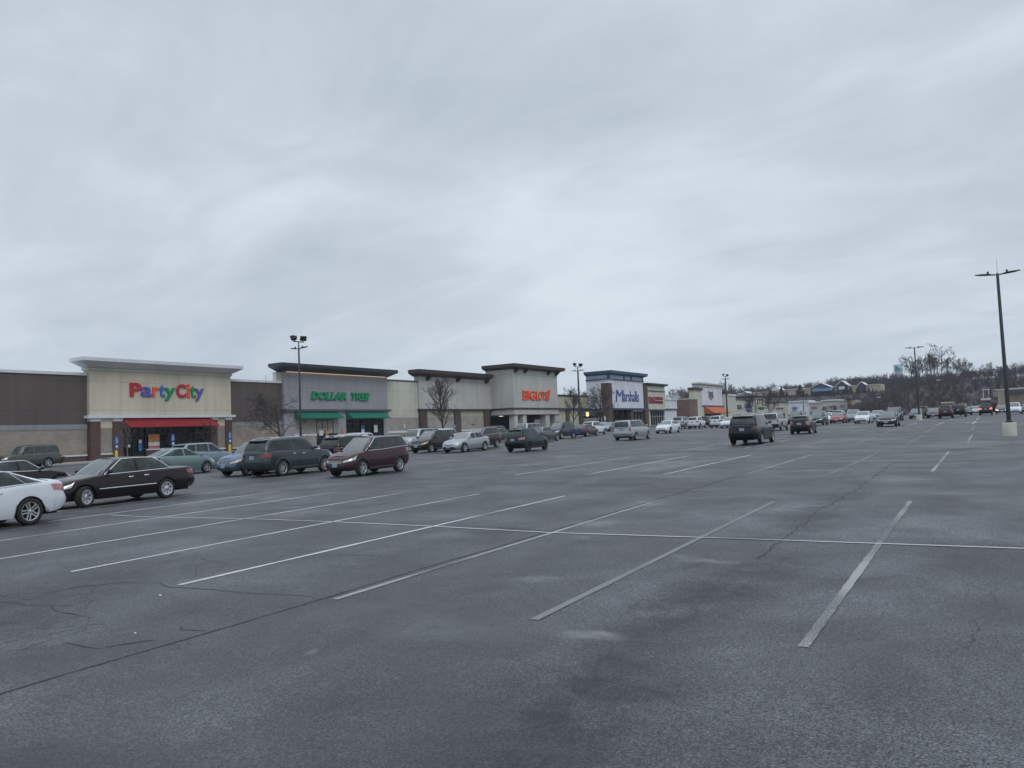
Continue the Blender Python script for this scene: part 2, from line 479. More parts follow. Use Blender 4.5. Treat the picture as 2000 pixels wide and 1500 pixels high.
    for i in range(9):
        t = i / 8; X = X1 + (wl[-1][3] - X1) * t; pts.append(s.gside(X - .03, .055 + .86 * t) + Vector((0, .008, 0)))
    for i in range(1, 12):
        X = wl[-1][3] + (wl[0][2] - wl[-1][3]) * i / 11; pts.append(s.gside(X, .905) + Vector((0, .008, .004)))
    for i in range(1, 9):
        t = i / 8; X = wl[0][2] + (X0 - wl[0][2]) * t; pts.append(s.gside(X + .02, .905 - .85 * t) + Vector((0, .008, 0)))
    for p, q in zip(pts, pts[1:]): tr.tube(p, q, .019, .019, 4, caps=False)
    out['window_trim'] = (tr.mesh('window_trim'), mirror(tr).mesh('window_trim'))
    # ---- doors
    def door(x0, x1):
        m = MB()
        def F(X, t):
            zl = s.gc + .10
            z = zl + t * (s.zs(X) - .02 - zl)
            return Vector((X, s.sidey(X, z), z))
        patch(m, F, [(x0,0),(x1,0),(x1,1),(x0,1)], 8, 8, .004, flip=True)
        return m
    rear_lim = s.xa[1] + s.Ra + .02
    ds = [(s.xa[0] - s.Ra - .06, f(mid)), (f(mid) - .012, max(rear_lim, f(.79)))]
    if d.get('bed'): ds = [(s.xa[0] - s.Ra - .06, f(mid)), (f(mid) - .012, f(gr) + .02)]
    out['door'] = []; out['handle'] = []
    for x0, x1 in ds:
        m = door(x0, x1); out['door'].append((m.mesh('door'), mirror(m).mesh('door')))
        hm = MB(); hx = x1 + .14 + (.12 if x1 == ds[1][1] else 0); hz = s.zs(hx) - .13; hy = s.sidey(hx, hz)
        P = []
        for i in range(7):
            t = i / 6; o = .035 * math.sin(math.pi * t) ** .5
            P.append([(hx + .2 * t, hy + o, hz - .016), (hx + .2*t, hy + o + .006, hz), (hx + .2*t, hy + o, hz + .016), (hx + .2*t, hy + o - .012, hz + .01)])
        hm.grid(P); hm.grid([[r[-1], r[0]] for r in P])
        out['handle'].append((hm.mesh('handle'), mirror(hm).mesh('handle')))
    # ---- lamps, grille, bumper inserts, plates
    m = MB(); tall = d['wins'] in ('suv','van') or d.get('bed')
    patch(m, s.tubang, [(.2,.64),(.95,.68),(1.02,.86),(.22,.76)], 8, 3, .008, flip=False)
    out['headlight'] = (m.mesh('headlight'), mirror(m).mesh('headlight'))
    m = MB(); PI = math.pi
    if k in ('minivan','boxsuv','pickup'): q = [(PI-.62,.55),(PI-.30,.55),(PI-.30,.93),(PI-.62,.93)]
    elif k in ('sedan','fastback','limo'): q = [(PI-.95,.70),(PI-.12,.62),(PI-.12,.86),(PI-1.0,.90)]
    elif k == 'hatch': q = [(PI-.9,.56),(PI-.35,.58),(PI-.22,.9),(PI-.95,.98)]
    else: q = [(PI-1.0,.70),(PI-.2,.62),(PI-.2,.80),(PI-1.05,.94)]
    patch(m, s.tubang, q, 8, 4, .009, flip=False)
    out['taillight'] = (m.mesh('taillight'), mirror(m).mesh('taillight'))
    def front(y, v):
        n = d['nf']; return s.tub((1 - min(.9999, abs(y))**n)**(1/n), y, v)
    def rear(y, v):
        n = d['nr']; return s.tub(-(1 - min(.9999, abs(y))**n)**(1/n), y, v)
    m = MB(); gq = [(-.42,.60),(.42,.60),(.50,.78),(-.50,.78)]
    patch(m, front, gq, 10, 3, .006, mi=0)
    out['grille'] = m.mesh('grille')
    m = MB()
    for v in (.62, .69, .76):
        for i in range(10):
            y0 = -.44 + .88 * i / 10; y1 = y0 + .088
            m.tube(front(y0, v) + Vector((.012,0,0)), front(y1, v) + Vector((.012,0,0)), .011, .011, 4, caps=False)
    out['grille_bar'] = m.mesh('grille_bar')
    m = MB()
    patch(m, front, [(-.62,.18),(.62,.18),(.52,.42),(-.52,.42)], 10, 3, .006)
    out['lower_intake'] = m.mesh('lower_intake')
    m = MB(); q = front(0, .42 if not tall else .46)
    m.box(q.x - .02, q.x + .022, -.15, .15, q.z - .08, q.z + .08)
    m2 = MB(); rv = .72 if k not in ('suv','bigsuv','hatch') else .66
    q = rear(0, rv); m2.box(q.x - .022, q.x + .02, -.155, .155, q.z - .08, q.z + .08)
    out['licence_plate'] = (m.mesh('licence_plate'), m2.mesh('licence_plate'))
    m = MB(); patch(m, rear, [(-.93,.04),(.93,.04),(.93,.42 if not tall else .36),(-.93,.42 if not tall else .36)], 14, 3, .012, flip=True)
    out['rear_bumper'] = m.mesh('rear_bumper')
    m = MB(); patch(m, rear, [(-.35,rv+.13),(.35,rv+.13),(.35,rv+.17),(-.35,rv+.17)], 6, 1, .014, flip=True)
    out['trunk_trim'] = m.mesh('trunk_trim')
    # ---- mirrors
    m = MB(); p = s.gside(f(g0+.075), .12); c = p + Vector((.02, .13, .06))
    G = []
    for i in range(9):
        th = math.pi * i / 8
        G.append([(c.x + .075*math.cos(th)*1.0, c.y + .12*math.sin(th)*math.cos(2*math.pi*j/10), c.z + .075*math.sin(th)*math.sin(2*math.pi*j/10)) for j in range(11)])
    m.grid(G); m.tube(p + Vector((0,-.01,-.01)), c + Vector((0,-.05,-.03)), .03, .025, 6)
    out['side_mirror'] = (m.mesh('side_mirror'), mirror(m).mesh('side_mirror'))
    # ---- arch / sill cladding
    m = MB()
    for xa in s.xa:
        P = []
        for i in range(19):
            t = math.pi * (-.06 + 1.12 * i / 18); row = []
            for rr_, o in ((s.Ra - .004, .004), (s.Ra - .002, .014), (s.Ra + .05, .012), (s.Ra + .06, -.01)):
                X = xa + rr_ * math.cos(t); z = s.R * .96 + rr_ * math.sin(t)
                row.append((X, s.sidey(X, max(z, s.zl(X) + .002)) + o, z))
            P.append(row)
        m.grid(P)
    P = []
    for i in range(12):
        X = s.xa[1] + s.Ra + (s.wb - 2*s.Ra) * i / 11
        P.append([(X, s.sidey(X, s.gc + .03) - .03, s.gc - .01), (X, s.sidey(X, s.gc + .04) + .012, s.gc + .02), (X, s.sidey(X, s.gc + .13) + .012, s.gc + .125), (X, s.sidey(X, s.gc + .14) - .01, s.gc + .14)])
    m.grid(P)
    out['cladding'] = (m.mesh('wheel_arch_trim'), mirror(m).mesh('wheel_arch_trim'))
    m = MB(); pr = None
    for i in range(22):
        X = s.xa[0] - s.Ra - .05 - (s.wb - 2*s.Ra - .1) * i / 21; z = s.gc + .34; q = Vector((X, s.sidey(X, z) + .008, z))
        if pr is not None: m.tube(pr, q, .022, .022, 5)
        pr = q
    out['side_moulding'] = (m.mesh('side_moulding'), mirror(m).mesh('side_moulding'))
    # ---- roof rails
    m = MB(); xa_, xb_ = f(r0 + .05), f(rr - .03); pr = None
    for i in range(15):
        t = i / 14; X = xa_ + (xb_ - xa_) * t; p = s.gside(X, .97); q = Vector((X, p.y - .03, p.z + .015 + .05 * min(1, 6 * t, 6 * (1 - t))))
        if pr is not None: m.tube(pr, q, .017, .017, 5)
        pr = q
    out['roof_rail'] = (m.mesh('roof_rail'), mirror(m).mesh('roof_rail'))
    # ---- rear roof spoiler
    m = MB(); xr_ = f(rr); zt = s.zroof(xr_)
    yw = s.gw(.95) * .86
    m.grid([[(xr_ + .12, y, zt - .012), (xr_ - .10, y, zt - .02), (xr_ - .22, y, zt - .055), (xr_ - .22, y, zt - .075), (xr_ - .08, y, zt - .075)] for y in np.linspace(-yw, yw, 9)])
    out['spoiler'] = m.mesh('spoiler')
    out['shape'] = s
    CARMESH[key] = out
    return out

GLASS = mat('car_glass', (.036,.045,.045), .04, 0, spec=.4, var=.6, vscale=1.9)
GLASS_SCREEN = mat('windshield_glass', (.055,.072,.07), .03, 0, spec=.7, coat=.6)  # paler than the side glass: sky reflection partly put into the base colour
TYRE = mat('tyre_rubber', (.018,.018,.019), .85, 0, var=.25, vscale=8)
RIM = mat('alloy', (.52,.53,.55), .32, .75)
RIMDARK = mat('black_alloy', (.03,.03,.032), .4, .3)
CHROME = mat('chrome', (.75,.76,.78), .12, 1.)
BLACKTRIM = mat('black_plastic_trim', (.022,.022,.024), .6, 0, var=.15, vscale=6)
UNDER = mat('underbody_black', (.012,.012,.013), .9)
HEADL = mat('headlamp_lens', (.50,.52,.53), .12, .3, coat=1., var=.25, vscale=9)
HEADY = mat('yellowed_headlamp_lens', (.50,.42,.28), .3, .1, coat=.4)
HEADON = mat('lit_headlamp', (.9,.8,.5), .3, emis=(1.,.85,.45), es=2.2)
TAIL = mat('taillamp_lens', (.20,.008,.012), .12, 0, coat=1., var=.3, vscale=9)
TAILDIM = mat('dark_taillamp_lens', (.10,.008,.011), .15, 0, coat=1., var=.3, vscale=9)
TAILON = mat('lit_taillamp', (.8,.05,.03), .3, emis=(1.,.10,.05), es=3.5)
TAILPINK = mat('clear_red_taillamp', (.42,.14,.15), .15, 0, coat=1., var=.5, vscale=10)
PLATE = mat('licence_plate_blue', (.26,.35,.45), .5, 0, var=.3, vscale=14)

def make_car(name, label, cat, k, pm, x, y, ang, lod=0, steer=0., spokes=5, cap=False, rim=None, trim=None, clad=None, rails=None,
             spoiler=False, head=None, tail=None, handle=None, group='cars in the parking lot', bumper=None, plate=True, roofm=None, scale=1.0):
    """ang: heading, degrees, 90 = away from the camera along the stalls"""
    M = car_meshes(k, 0 if lod == 0 else 1); s = M['shape']; d = s.d
    t = thing(name, label, cat, group=group)
    # stand on the sloping ground
    a = R(ang); fwd = Vector((math.cos(a), math.sin(a), 0)); lef = Vector((-fwd.y, fwd.x, 0))
    def g(p): return gh(p.x, p.y)
    c = Vector((x, y, 0)); e = 1.3
    f3 = (fwd * 2*e + Vector((0,0, g(c + fwd*e) - g(c - fwd*e)))).normalized()
    l3 = (lef * 2*e + Vector((0,0, g(c + lef*e) - g(c - lef*e)))).normalized()
    u3 = f3.cross(l3).normalized(); l3 = u3.cross(f3)
    Mx = Matrix((f3, l3, u3)).transposed().to_4x4(); Mx.translation = Vector((x, y, gh(x, y) + .004))
    t.matrix_world = Mx @ Matrix.Diagonal((.965*scale, scale, 1.045*scale, 1))
    def part(nm, me, *mats, parent=t):
        o = link(nm, me, parent); setmat(o, *mats); return o
    part('body', M['body'], pm)
    part('underbody', M['underbody'], UNDER)
    part('windshield', M['windshield'], GLASS_SCREEN)
    part('rear_window', M['rear_window'], GLASS)
    for pr in M['side_window']:
        for me in pr: part('side_window', me, GLASS)
    tw, rw = wheel_meshes(s.R, spokes, cap)
    for xa, st in ((s.xa[0], steer), (s.xa[1], 0)):
        for sy in (1, -1):
            o = part('wheel', tw, TYRE); o.location = (xa, sy * (s.W/2 - .125), s.R); o.rotation_euler = (0, random.random(), (0 if sy > 0 else math.pi) + R(st))
            part('rim', rw, rim or RIM, parent=o)
    for me in M['headlight']: part('headlight', me, head or HEADL)
    for me in M['taillight']: part('taillight', me, tail or TAIL)
    part('grille', M['grille'], BLACKTRIM)
    part('rear_bumper', M['rear_bumper'], bumper or pm)
    part('front_intake', M['lower_intake'], BLACKTRIM)
    for me in M['side_mirror']: part('side_mirror', me, BLACKTRIM if lod else pm)
    if plate:
        for me in M['licence_plate']: part('licence_plate', me, PLATE)
    if lod < 2:
        for dm, hm in zip(M['door'], M['handle']):
            for dd, hh in zip(dm, hm):
                o = part('door', dd, pm); part('handle', hh, handle or pm, parent=o)
        if trim:
            for me in M['window_trim']: part('window_trim', me, trim)
        if k == 'limo':
            for me in M['side_moulding']: part('side_moulding', me, CHROME)
        part('grille_bar', M['grille_bar'], CHROME)
        part('trunk_trim', M['trunk_trim'], trim or BLACKTRIM)
    cl = d.get('clad') if clad is None else clad
    if cl:
        for me in M['cladding']: part('wheel_arch_trim', me, BLACKTRIM if cl == 1 else pm)
    if (d.get('rails') if rails is None else rails):
        for me in M['roof_rail']: part('roof_rail', me, rails if rails and rails != 1 else BLACKTRIM)
    if spoiler or k in ('suv','bigsuv','hatch'):
        part('spoiler', M['spoiler'], pm)
    return t
# ------------------------------------------------------------------ camera, sky, light
cd = bpy.data.cameras.new('camera'); cam = link('camera', cd); SC.camera = cam
Bx = [(.84657473,-.06590554,-.52817392),(.53077268,.03015241,.84697768),(-.03989481,-.99737019,.06050712)]
rt = Vector([b[0] for b in Bx]); dn = Vector([b[1] for b in Bx]); fw = Vector([b[2] for b in Bx])
Mc = Matrix((rt, -dn, -fw)).transposed().to_4x4(); Mc.translation = Vector((0, 0, 2.15)); cam.matrix_world = Mc
cd.sensor_fit = 'HORIZONTAL'; cd.sensor_width = 36; cd.lens = 27; cd.clip_start = .1; cd.clip_end = 30000
SC.view_settings.view_transform = 'Standard'; SC.view_settings.look = 'None'; SC.view_settings.exposure = 0; SC.view_settings.gamma = 1

SUN_EL, SUN_AZ = R(42), R(115)      # azimuth clockwise from +Y
W = bpy.data.worlds.new('World'); SC.world = W; W.use_nodes = True
nt = W.node_tree; N = nt.nodes; L = nt.links; N.clear()
out = N.new('ShaderNodeOutputWorld')
sky = N.new('ShaderNodeTexSky'); sky.sky_type = 'NISHITA'; sky.sun_disc = False; sky.sun_elevation = SUN_EL; sky.sun_rotation = SUN_AZ
bg1 = N.new('ShaderNodeBackground'); bg1.inputs['Strength'].default_value = .08; L.new(sky.outputs[0], bg1.inputs['Color'])
bg2 = N.new('ShaderNodeBackground'); bg2.inputs['Strength'].default_value = 1.14
mixs = N.new('ShaderNodeMixShader'); L.new(bg1.outputs[0], mixs.inputs[1]); L.new(bg2.outputs[0], mixs.inputs[2]); L.new(mixs.outputs[0], out.inputs['Surface'])
tc = N.new('ShaderNodeTexCoord'); sx = N.new('ShaderNodeSeparateXYZ'); L.new(tc.outputs['Generated'], sx.inputs[0])
def math_(op, a, b=None, clamp=False):
    m = N.new('ShaderNodeMath'); m.operation = op; m.use_clamp = clamp
    for i, q in enumerate((a, b)):
        if q is None: continue
        if isinstance(q, (int, float)): m.inputs[i].default_value = q
        else: L.new(q, m.inputs[i])
    return m.outputs[0]
zc = math_('MAXIMUM', sx.outputs['Z'], 0.0)
den = math_('ADD', zc, .26)
px = math_('DIVIDE', sx.outputs['X'], den); py = math_('DIVIDE', sx.outputs['Y'], den)
cx = N.new('ShaderNodeCombineXYZ'); L.new(px, cx.inputs[0]); L.new(py, cx.inputs[1])
def noise(vec, sc, det, rough, dist, off, stretch=(1,1,1), rot=0):
    mp = N.new('ShaderNodeMapping'); mp.inputs['Location'].default_value = off; mp.inputs['Scale'].default_value = stretch
    mp.inputs['Rotation'].default_value = (0, 0, rot); L.new(vec, mp.inputs[0])
    n = N.new('ShaderNodeTexNoise'); n.inputs['Scale'].default_value = sc; n.inputs['Detail'].default_value = det
    n.inputs['Roughness'].default_value = rough; n.inputs['Distortion'].default_value = dist; L.new(mp.outputs[0], n.inputs['Vector'])
    return n.outputs['Fac']
n1 = noise(cx.outputs[0], .95, 8, .52, .5, (5.6, 2.9, 0), (1, 1.25, 1), .5)
n2 = noise(cx.outputs[0], 2.6, 9, .6, .7, (7.3, 4.2, 0), (.8, 1.35, 1), .35)
n3 = noise(cx.outputs[0], .4, 3, .5, .2, (1.2, 9.4, 0))
ms = math_('ADD', math_('MULTIPLY', n1, .62), math_('MULTIPLY', n2, .32)); ms = math_('ADD', ms, math_('MULTIPLY', n3, .30)); ms = math_('SUBTRACT', ms, .07)
rp = N.new('ShaderNodeValToRGB'); L.new(ms, rp.inputs['Fac'])
e = rp.color_ramp.elements; e[0].position = .42; e[0].color = (.44,.50,.575,1); e[1].position = .68; e[1].color = (.625,.692,.757,1)
q = e.new(.52); q.color = (.51,.572,.645,1)
q = e.new(.58); q.color = (.565,.628,.70,1)
# the cloud deck thins to the blue-grey band low over the hills and is brighter towards the zenith
lowf = N.new('ShaderNodeMapRange'); lowf.inputs['From Min'].default_value = .0; lowf.inputs['From Max'].default_value = .16; L.new(sx.outputs['Z'], lowf.inputs['Value'])
mxl = N.new('ShaderNodeMix'); mxl.data_type = 'RGBA'; L.new(lowf.outputs[0], mxl.inputs['Factor'])
lowc = N.new('ShaderNodeMix'); lowc.data_type = 'RGBA'; lowc.inputs['Factor'].default_value = .5; lowc.inputs['A'].default_value = (.49,.585,.665,1); L.new(rp.outputs[0], lowc.inputs['B'])
L.new(lowc.outputs['Result'], mxl.inputs['A']); L.new(rp.outputs[0], mxl.inputs['B'])
ze = N.new('ShaderNodeMapRange'); ze.interpolation_type = 'SMOOTHSTEP'; ze.inputs['From Min'].default_value = .5; ze.inputs['From Max'].default_value = .95
ze.inputs['To Min'].default_value = 1.0; ze.inputs['To Max'].default_value = 2.3; L.new(sx.outputs['Z'], ze.inputs['Value'])
mz = N.new('ShaderNodeMix'); mz.data_type = 'RGBA'; mz.blend_type = 'MULTIPLY'; mz.inputs['Factor'].default_value = 1; L.new(mxl.outputs['Result'], mz.inputs['A']); L.new(ze.outputs[0], mz.inputs['B'])
L.new(mz.outputs['Result'], bg2.inputs['Color'])
mixs.inputs['Fac'].default_value = .97

sd = bpy.data.lights.new('sun', 'SUN'); sd.energy = .55; sd.angle = R(25); sd.color = (1., .985, .96)
so = link('sun', sd)
sdir = Vector((math.sin(SUN_AZ)*math.cos(SUN_EL), math.cos(SUN_AZ)*math.cos(SUN_EL), math.sin(SUN_EL)))
so.rotation_euler = sdir.to_track_quat('Z', 'Y').to_euler()

# ------------------------------------------------------------------ ground
def asphalt():
    m = bpy.data.materials.new('asphalt'); nt, b, N, L = nodes_of(m)
    tc = N.new('ShaderNodeTexCoord'); V = tc.outputs['Object']
    def nz(sc, det=5, ro=.6, di=0, st=None, off=None):
        v = V
        if st or off:
            mp = N.new('ShaderNodeMapping'); L.new(v, mp.inputs[0])
            if st: mp.inputs['Scale'].default_value = st
            if off: mp.inputs['Location'].default_value = off
            v = mp.outputs[0]
        n = N.new('ShaderNodeTexNoise'); n.inputs['Scale'].default_value = sc; n.inputs['Detail'].default_value = det; n.inputs['Roughness'].default_value = ro; n.inputs['Distortion'].default_value = di
        L.new(v, n.inputs['Vector']); return n.outputs['Fac']
    def ramp(f, stops):
        r = N.new('ShaderNodeValToRGB'); L.new(f, r.inputs['Fac']); e = r.color_ramp.elements
        e[0].position, e[0].color = stops[0][0], (*[stops[0][1]]*3, 1) if isinstance(stops[0][1], float) else (*stops[0][1], 1)
        e[1].position, e[1].color = stops[-1][0], (*[stops[-1][1]]*3, 1) if isinstance(stops[-1][1], float) else (*stops[-1][1], 1)
        for p, c in stops[1:-1]:
            q = e.new(p); q.color = (*[c]*3, 1) if isinstance(c, float) else (*c, 1)
        return r.outputs['Color']
    def mix(bt, f, a, bb):
        x = N.new('ShaderNodeMix'); x.data_type = 'RGBA'; x.blend_type = bt
        for nme, q in (('Factor', f), ('A', a), ('B', bb)):
            if isinstance(q, float): x.inputs[nme].default_value = q
            elif isinstance(q, tuple): x.inputs[nme].default_value = (*q, 1)
            else: L.new(q, x.inputs[nme])
        return x.outputs['Result']
    # stones in the binder, worn patches, broad damp areas
    vo = N.new('ShaderNodeTexVoronoi'); vo.inputs['Scale'].default_value = 85; L.new(V, vo.inputs['Vector'])
    grain = ramp(vo.outputs['Color'], [(.0, .12), (.4, .9), (.9, 2.0)])
    grain2 = ramp(nz(48, 5, .75), [(.34, .35), (.5, 1.0), (.66, 1.55)])
    patch_ = ramp(nz(.45, 7, .62, .4), [(.3, .55), (.5, 1.0), (.68, 1.5)])
    wet = nz(.16, 6, .58, .8, off=(11.3, 4.1, 0))
    wetc = ramp(wet, [(.36, .45), (.46, .80), (.55, 1.08), (.66, 1.5)])
    dry = ramp(nz(.33, 8, .6, 1.2, st=(.6, 1.6, 1), off=(3.3, 8.2, 0)), [(.60, 1.0), (.72, 1.22)])
    base = mix('MULTIPLY', 1.0, (.062, .064, .069), patch_)
    base = mix('MULTIPLY', 1.0, base, wetc)
    base = mix('MULTIPLY', 1.0, base, dry)
    base = mix('MULTIPLY', 1.0, base, grain)
    base = mix('MULTIPLY', 1.0, base, grain2)
    # faint silt rings where puddles dried
    puddle = ramp(nz(.5, 5, .5, .3, st=(.8, 1.2, 1), off=(21.3, 2.2, 0)), [(.70, 0.0), (.78, .45)])
    base = mix('MIX', puddle, base, (.2, .21, .22))
    # hairline cracks
    mp = N.new('ShaderNodeMapping'); L.new(V, mp.inputs[0])
    wn = N.new('ShaderNodeTexNoise'); wn.inputs['Scale'].default_value = .9; wn.inputs['Detail'].default_value = 5; L.new(V, wn.inputs['Vector'])
    wx = N.new('ShaderNodeMix'); wx.data_type = 'RGBA'; wx.blend_type = 'ADD'; wx.inputs['Factor'].default_value = .9; L.new(V, wx.inputs['A']); L.new(wn.outputs['Color'], wx.inputs['B'])
    vc = N.new('ShaderNodeTexVoronoi'); vc.feature = 'DISTANCE_TO_EDGE'; vc.inputs['Scale'].default_value = .27; L.new(wx.outputs['Result'], vc.inputs['Vector'])
    ck = ramp(vc.outputs['Distance'], [(.0, 1.0), (.0045, 0.0)])
    ckm = ramp(nz(.11, 4, .5, 0, off=(5.5, 1.4, 0)), [(.47, 0.0), (.56, 1.0)])
    ck = mix('MULTIPLY', 1.0, ck, ckm)
    base = mix('MIX', ck, base, (.018, .019, .021))
    # oil-dark streaks, broad dark patches and dried pale stains, each where it lies
    dn = N.new('ShaderNodeTexNoise'); dn.inputs['Scale'].default_value = .9; dn.inputs['Detail'].default_value = 6; L.new(V, dn.inputs['Vector'])
    dv = N.new('ShaderNodeMix'); dv.data_type = 'RGBA'; dv.blend_type = 'LINEAR_LIGHT'; dv.inputs['Factor'].default_value = .55; L.new(V, dv.inputs['A']); L.new(dn.outputs['Color'], dv.inputs['B'])
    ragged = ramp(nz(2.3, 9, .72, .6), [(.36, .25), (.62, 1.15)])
    def blotch(cx_, cy_, rx, ry, k, col, base, bt='MIX'):
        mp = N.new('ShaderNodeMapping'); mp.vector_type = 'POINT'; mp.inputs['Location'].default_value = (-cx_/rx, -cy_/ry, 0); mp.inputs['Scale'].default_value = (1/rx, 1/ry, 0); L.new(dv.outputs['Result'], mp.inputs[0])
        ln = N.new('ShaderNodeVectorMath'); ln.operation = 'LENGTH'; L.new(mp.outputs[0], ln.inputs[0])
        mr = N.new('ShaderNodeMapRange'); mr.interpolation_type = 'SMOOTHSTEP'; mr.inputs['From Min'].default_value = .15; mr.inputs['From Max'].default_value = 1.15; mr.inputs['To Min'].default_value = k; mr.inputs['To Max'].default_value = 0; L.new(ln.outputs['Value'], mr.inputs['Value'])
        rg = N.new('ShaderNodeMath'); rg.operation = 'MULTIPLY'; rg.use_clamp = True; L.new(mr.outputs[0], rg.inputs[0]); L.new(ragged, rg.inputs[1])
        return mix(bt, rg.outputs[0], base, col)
    for a in ((-2.95,8.3,.75,3.2,.9),(-2.75,5.0,1.0,2.2,.9),(-2.6,10.9,.7,1.2,.6),(-6.1,11.9,.5,.7,.4),(-8.1,21,1.2,.9,.4),(-12.5,16.5,1.5,1.2,.3),(-9.5,9.6,1.2,.5,.35),(-25.5,15.5,2.2,3.2,.5),(-22.7,8.5,2.0,3.0,.5),(-3.1,18,.8,9,.55),(-9.0,22.4,14,1.1,.45),(-12,41,12,1.5,.3),(-8.6,14,.5,9,.22),(-5.9,8,.5,5,.25),(0.2,15,.6,12,.25),(-16,60,16,2.2,.3),(-11.6,6.4,2.0,2.2,.5),(-10,4.6,2.4,1.2,.5),(-1.2,3.6,2.2,.8,.4),(-5.2,3.2,1.5,.5,.3)):  # two of the broad dark patches lie under the two nearest sedans
        base = blotch(*a, (.30,.31,.34), base, 'MULTIPLY')
    for a in ((-3.4,6.8,.42,.22,.8),(-5.34,9.02,.45,.25,.6),(-3.74,11.05,.7,.2,.6),(-7.3,17.6,.7,1.0,.5),(-6.9,14.2,.6,.8,.5),(-9.0,12.0,.9,.5,.3),(-1.0,20.5,1.2,.6,.3),(-10.6,14.6,1.2,.4,.3),(-4.4,15.5,.8,.35,.3),(-2.5,24,1.6,.5,.3),(-9.2,25.4,1.5,.6,.4),(-5.7,27.5,2.2,.5,.35),(-4.1,32.0,3,.6,.35),(-5.2,6.6,.8,.5,.25),(-5.83,5.37,.12,.1,.5),(-12,36,3.5,1.2,.25),(-6.5,39.5,3,1.0,.3)):
        base = blotch(*a, (.20,.205,.215), base)
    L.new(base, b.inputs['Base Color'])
    rr = ramp(wet, [(.34, .34), (.46, .56), (.6, .70)])
    L.new(rr, b.inputs['Roughness'])
    b.inputs['Specular IOR Level'].default_value = .42
    bp = N.new('ShaderNodeBump'); bp.inputs['Strength'].default_value = .35; bp.inputs['Distance'].default_value = .012
    L.new(grain, bp.inputs['Height']); L.new(bp.outputs['Normal'], b.inputs['Normal'])
    return m
ASPH = asphalt()
xs = [-1500,-1000,-700,-450,-300,-220,-180,-150] + list(range(-140, 61, 2)) + [70, 90, 130, 200, 300, 500, 1000, 1500]
ys = [-700,-400,-200,-100] + list(range(-60, 261, 2)) + [280, 320, 380, 460, 600, 900, 1500, 2200]
V_ = [(x, y, gh(x, y)) for x in xs for y in ys]; ny = len(ys)
me = bpy.data.meshes.new('ground')
me.from_pydata(V_, [], [(i*ny+j, (i+1)*ny+j, (i+1)*ny+j+1, i*ny+j+1) for i in range(len(xs)-1) for j in range(ny-1)])
me.materials.append(ASPH); me.polygons.foreach_set('use_smooth', [True]*len(me.polygons))
g = link('ground', me, kind='structure')

def linepaint(name, col, thr, seed):
    m = bpy.data.materials.new(name); nt, b, N, L = nodes_of(m)
    tc = N.new('ShaderNodeTexCoord')
    n = N.new('ShaderNodeTexNoise'); n.inputs['Scale'].default_value = 55; n.inputs['Detail'].default_value = 7; n.inputs['Roughness'].default_value = .75; L.new(tc.outputs['Object'], n.inputs['Vector'])
    n2 = N.new('ShaderNodeTexNoise'); n2.inputs['Scale'].default_value = .45; n2.inputs['Detail'].default_value = 4
    mp = N.new('ShaderNodeMapping'); mp.inputs['Location'].default_value = (seed, seed*2, 0); L.new(tc.outputs['Object'], mp.inputs[0]); L.new(mp.outputs[0], n2.inputs['Vector'])
    a = N.new('ShaderNodeMath'); a.operation = 'MULTIPLY_ADD'; L.new(n2.outputs['Fac'], a.inputs[0]); a.inputs[1].default_value = .55; L.new(n.outputs['Fac'], a.inputs[2])
    r = N.new('ShaderNodeValToRGB'); L.new(a.outputs[0], r.inputs['Fac'])
    e = r.color_ramp.elements; e[0].position = thr - .07; e[0].color = (.095,.1,.11,1); e[1].position = thr + .07; e[1].color = (*col, 1)
    L.new(r.outputs['Color'], b.inputs['Base Color']); b.inputs['Roughness'].default_value = .7; b.inputs['Specular IOR Level'].default_value = .3
    return m
PAINT_A = linepaint('white_line_paint', (.50,.51,.51), .69, 3)
PAINT_B = linepaint('worn_line_paint', (.31,.315,.30), .76, 9)
PAINT_C = linepaint('faded_line_paint', (.19,.195,.19), .70, 14)
def strip(mb, pts, w, z=.006, mi=0):
    """flat ribbon following the ground; pts (x,y)"""
    P = []
    for i, (x, y) in enumerate(pts):
        a = Vector(pts[max(0, i-1)]); b = Vector(pts[min(len(pts)-1, i+1)]); d = (b - a).normalized(); n = Vector((-d.y, d.x))
        ww = w[i] if isinstance(w, (list, tuple)) else w
        P.append([(x - n.x*ww/2, y - n.y*ww/2, gh(x - n.x*ww/2, y) + z), (x + n.x*ww/2, y + n.y*ww/2, gh(x + n.x*ww/2, y) + z)])
    mb.grid(P, mi, False)
def seg(x0, y0, x1, y1, step=1.0):
    n = max(1, int(math.hypot(x1-x0, y1-y0) / step)); return [(x0+(x1-x0)*i/n, y0+(y1-y0)*i/n) for i in range(n+1)]
mk = MB()
rowA = [(-1.58,7.28,-1.65,18.78,1),(-4.33,7.2,-4.43,18.36,2),(-7.21,7.12,-7.21,18.17,1),(-10.17,6.96,-10.22,18.92,0),(-13.12,7.0,-13.3,19.2,0),(-16.1,7.0,-16.3,19.2,0),(-19.1,7.0,-19.3,19.3,0),(-22.0,7.0,-22.2,19.3,0),(-24.9,7.0,-25.1,19.4,0),(-27.8,7,-28,19.4,1),(-30.7,7,-30.9,19.4,1),(1.3,7.3,1.2,18.8,2)]
for x0, y0, x1, y1, m in rowA: q_ = seg(x0, y0, x1, y1, .2); strip(mk, q_, [.105 * random.uniform(.84, 1.08) for _ in q_], .006, m)
strip(mk, [(-21.6,12.65),(-19.5,12.61),(-16.3,12.95),(-13.2,13.03),(-10.2,12.95),(-7.28,12.78),(-4.5,12.92),(-1.6,13.03),(.3,13.1),(3,13.2)], .075, .009, 0)
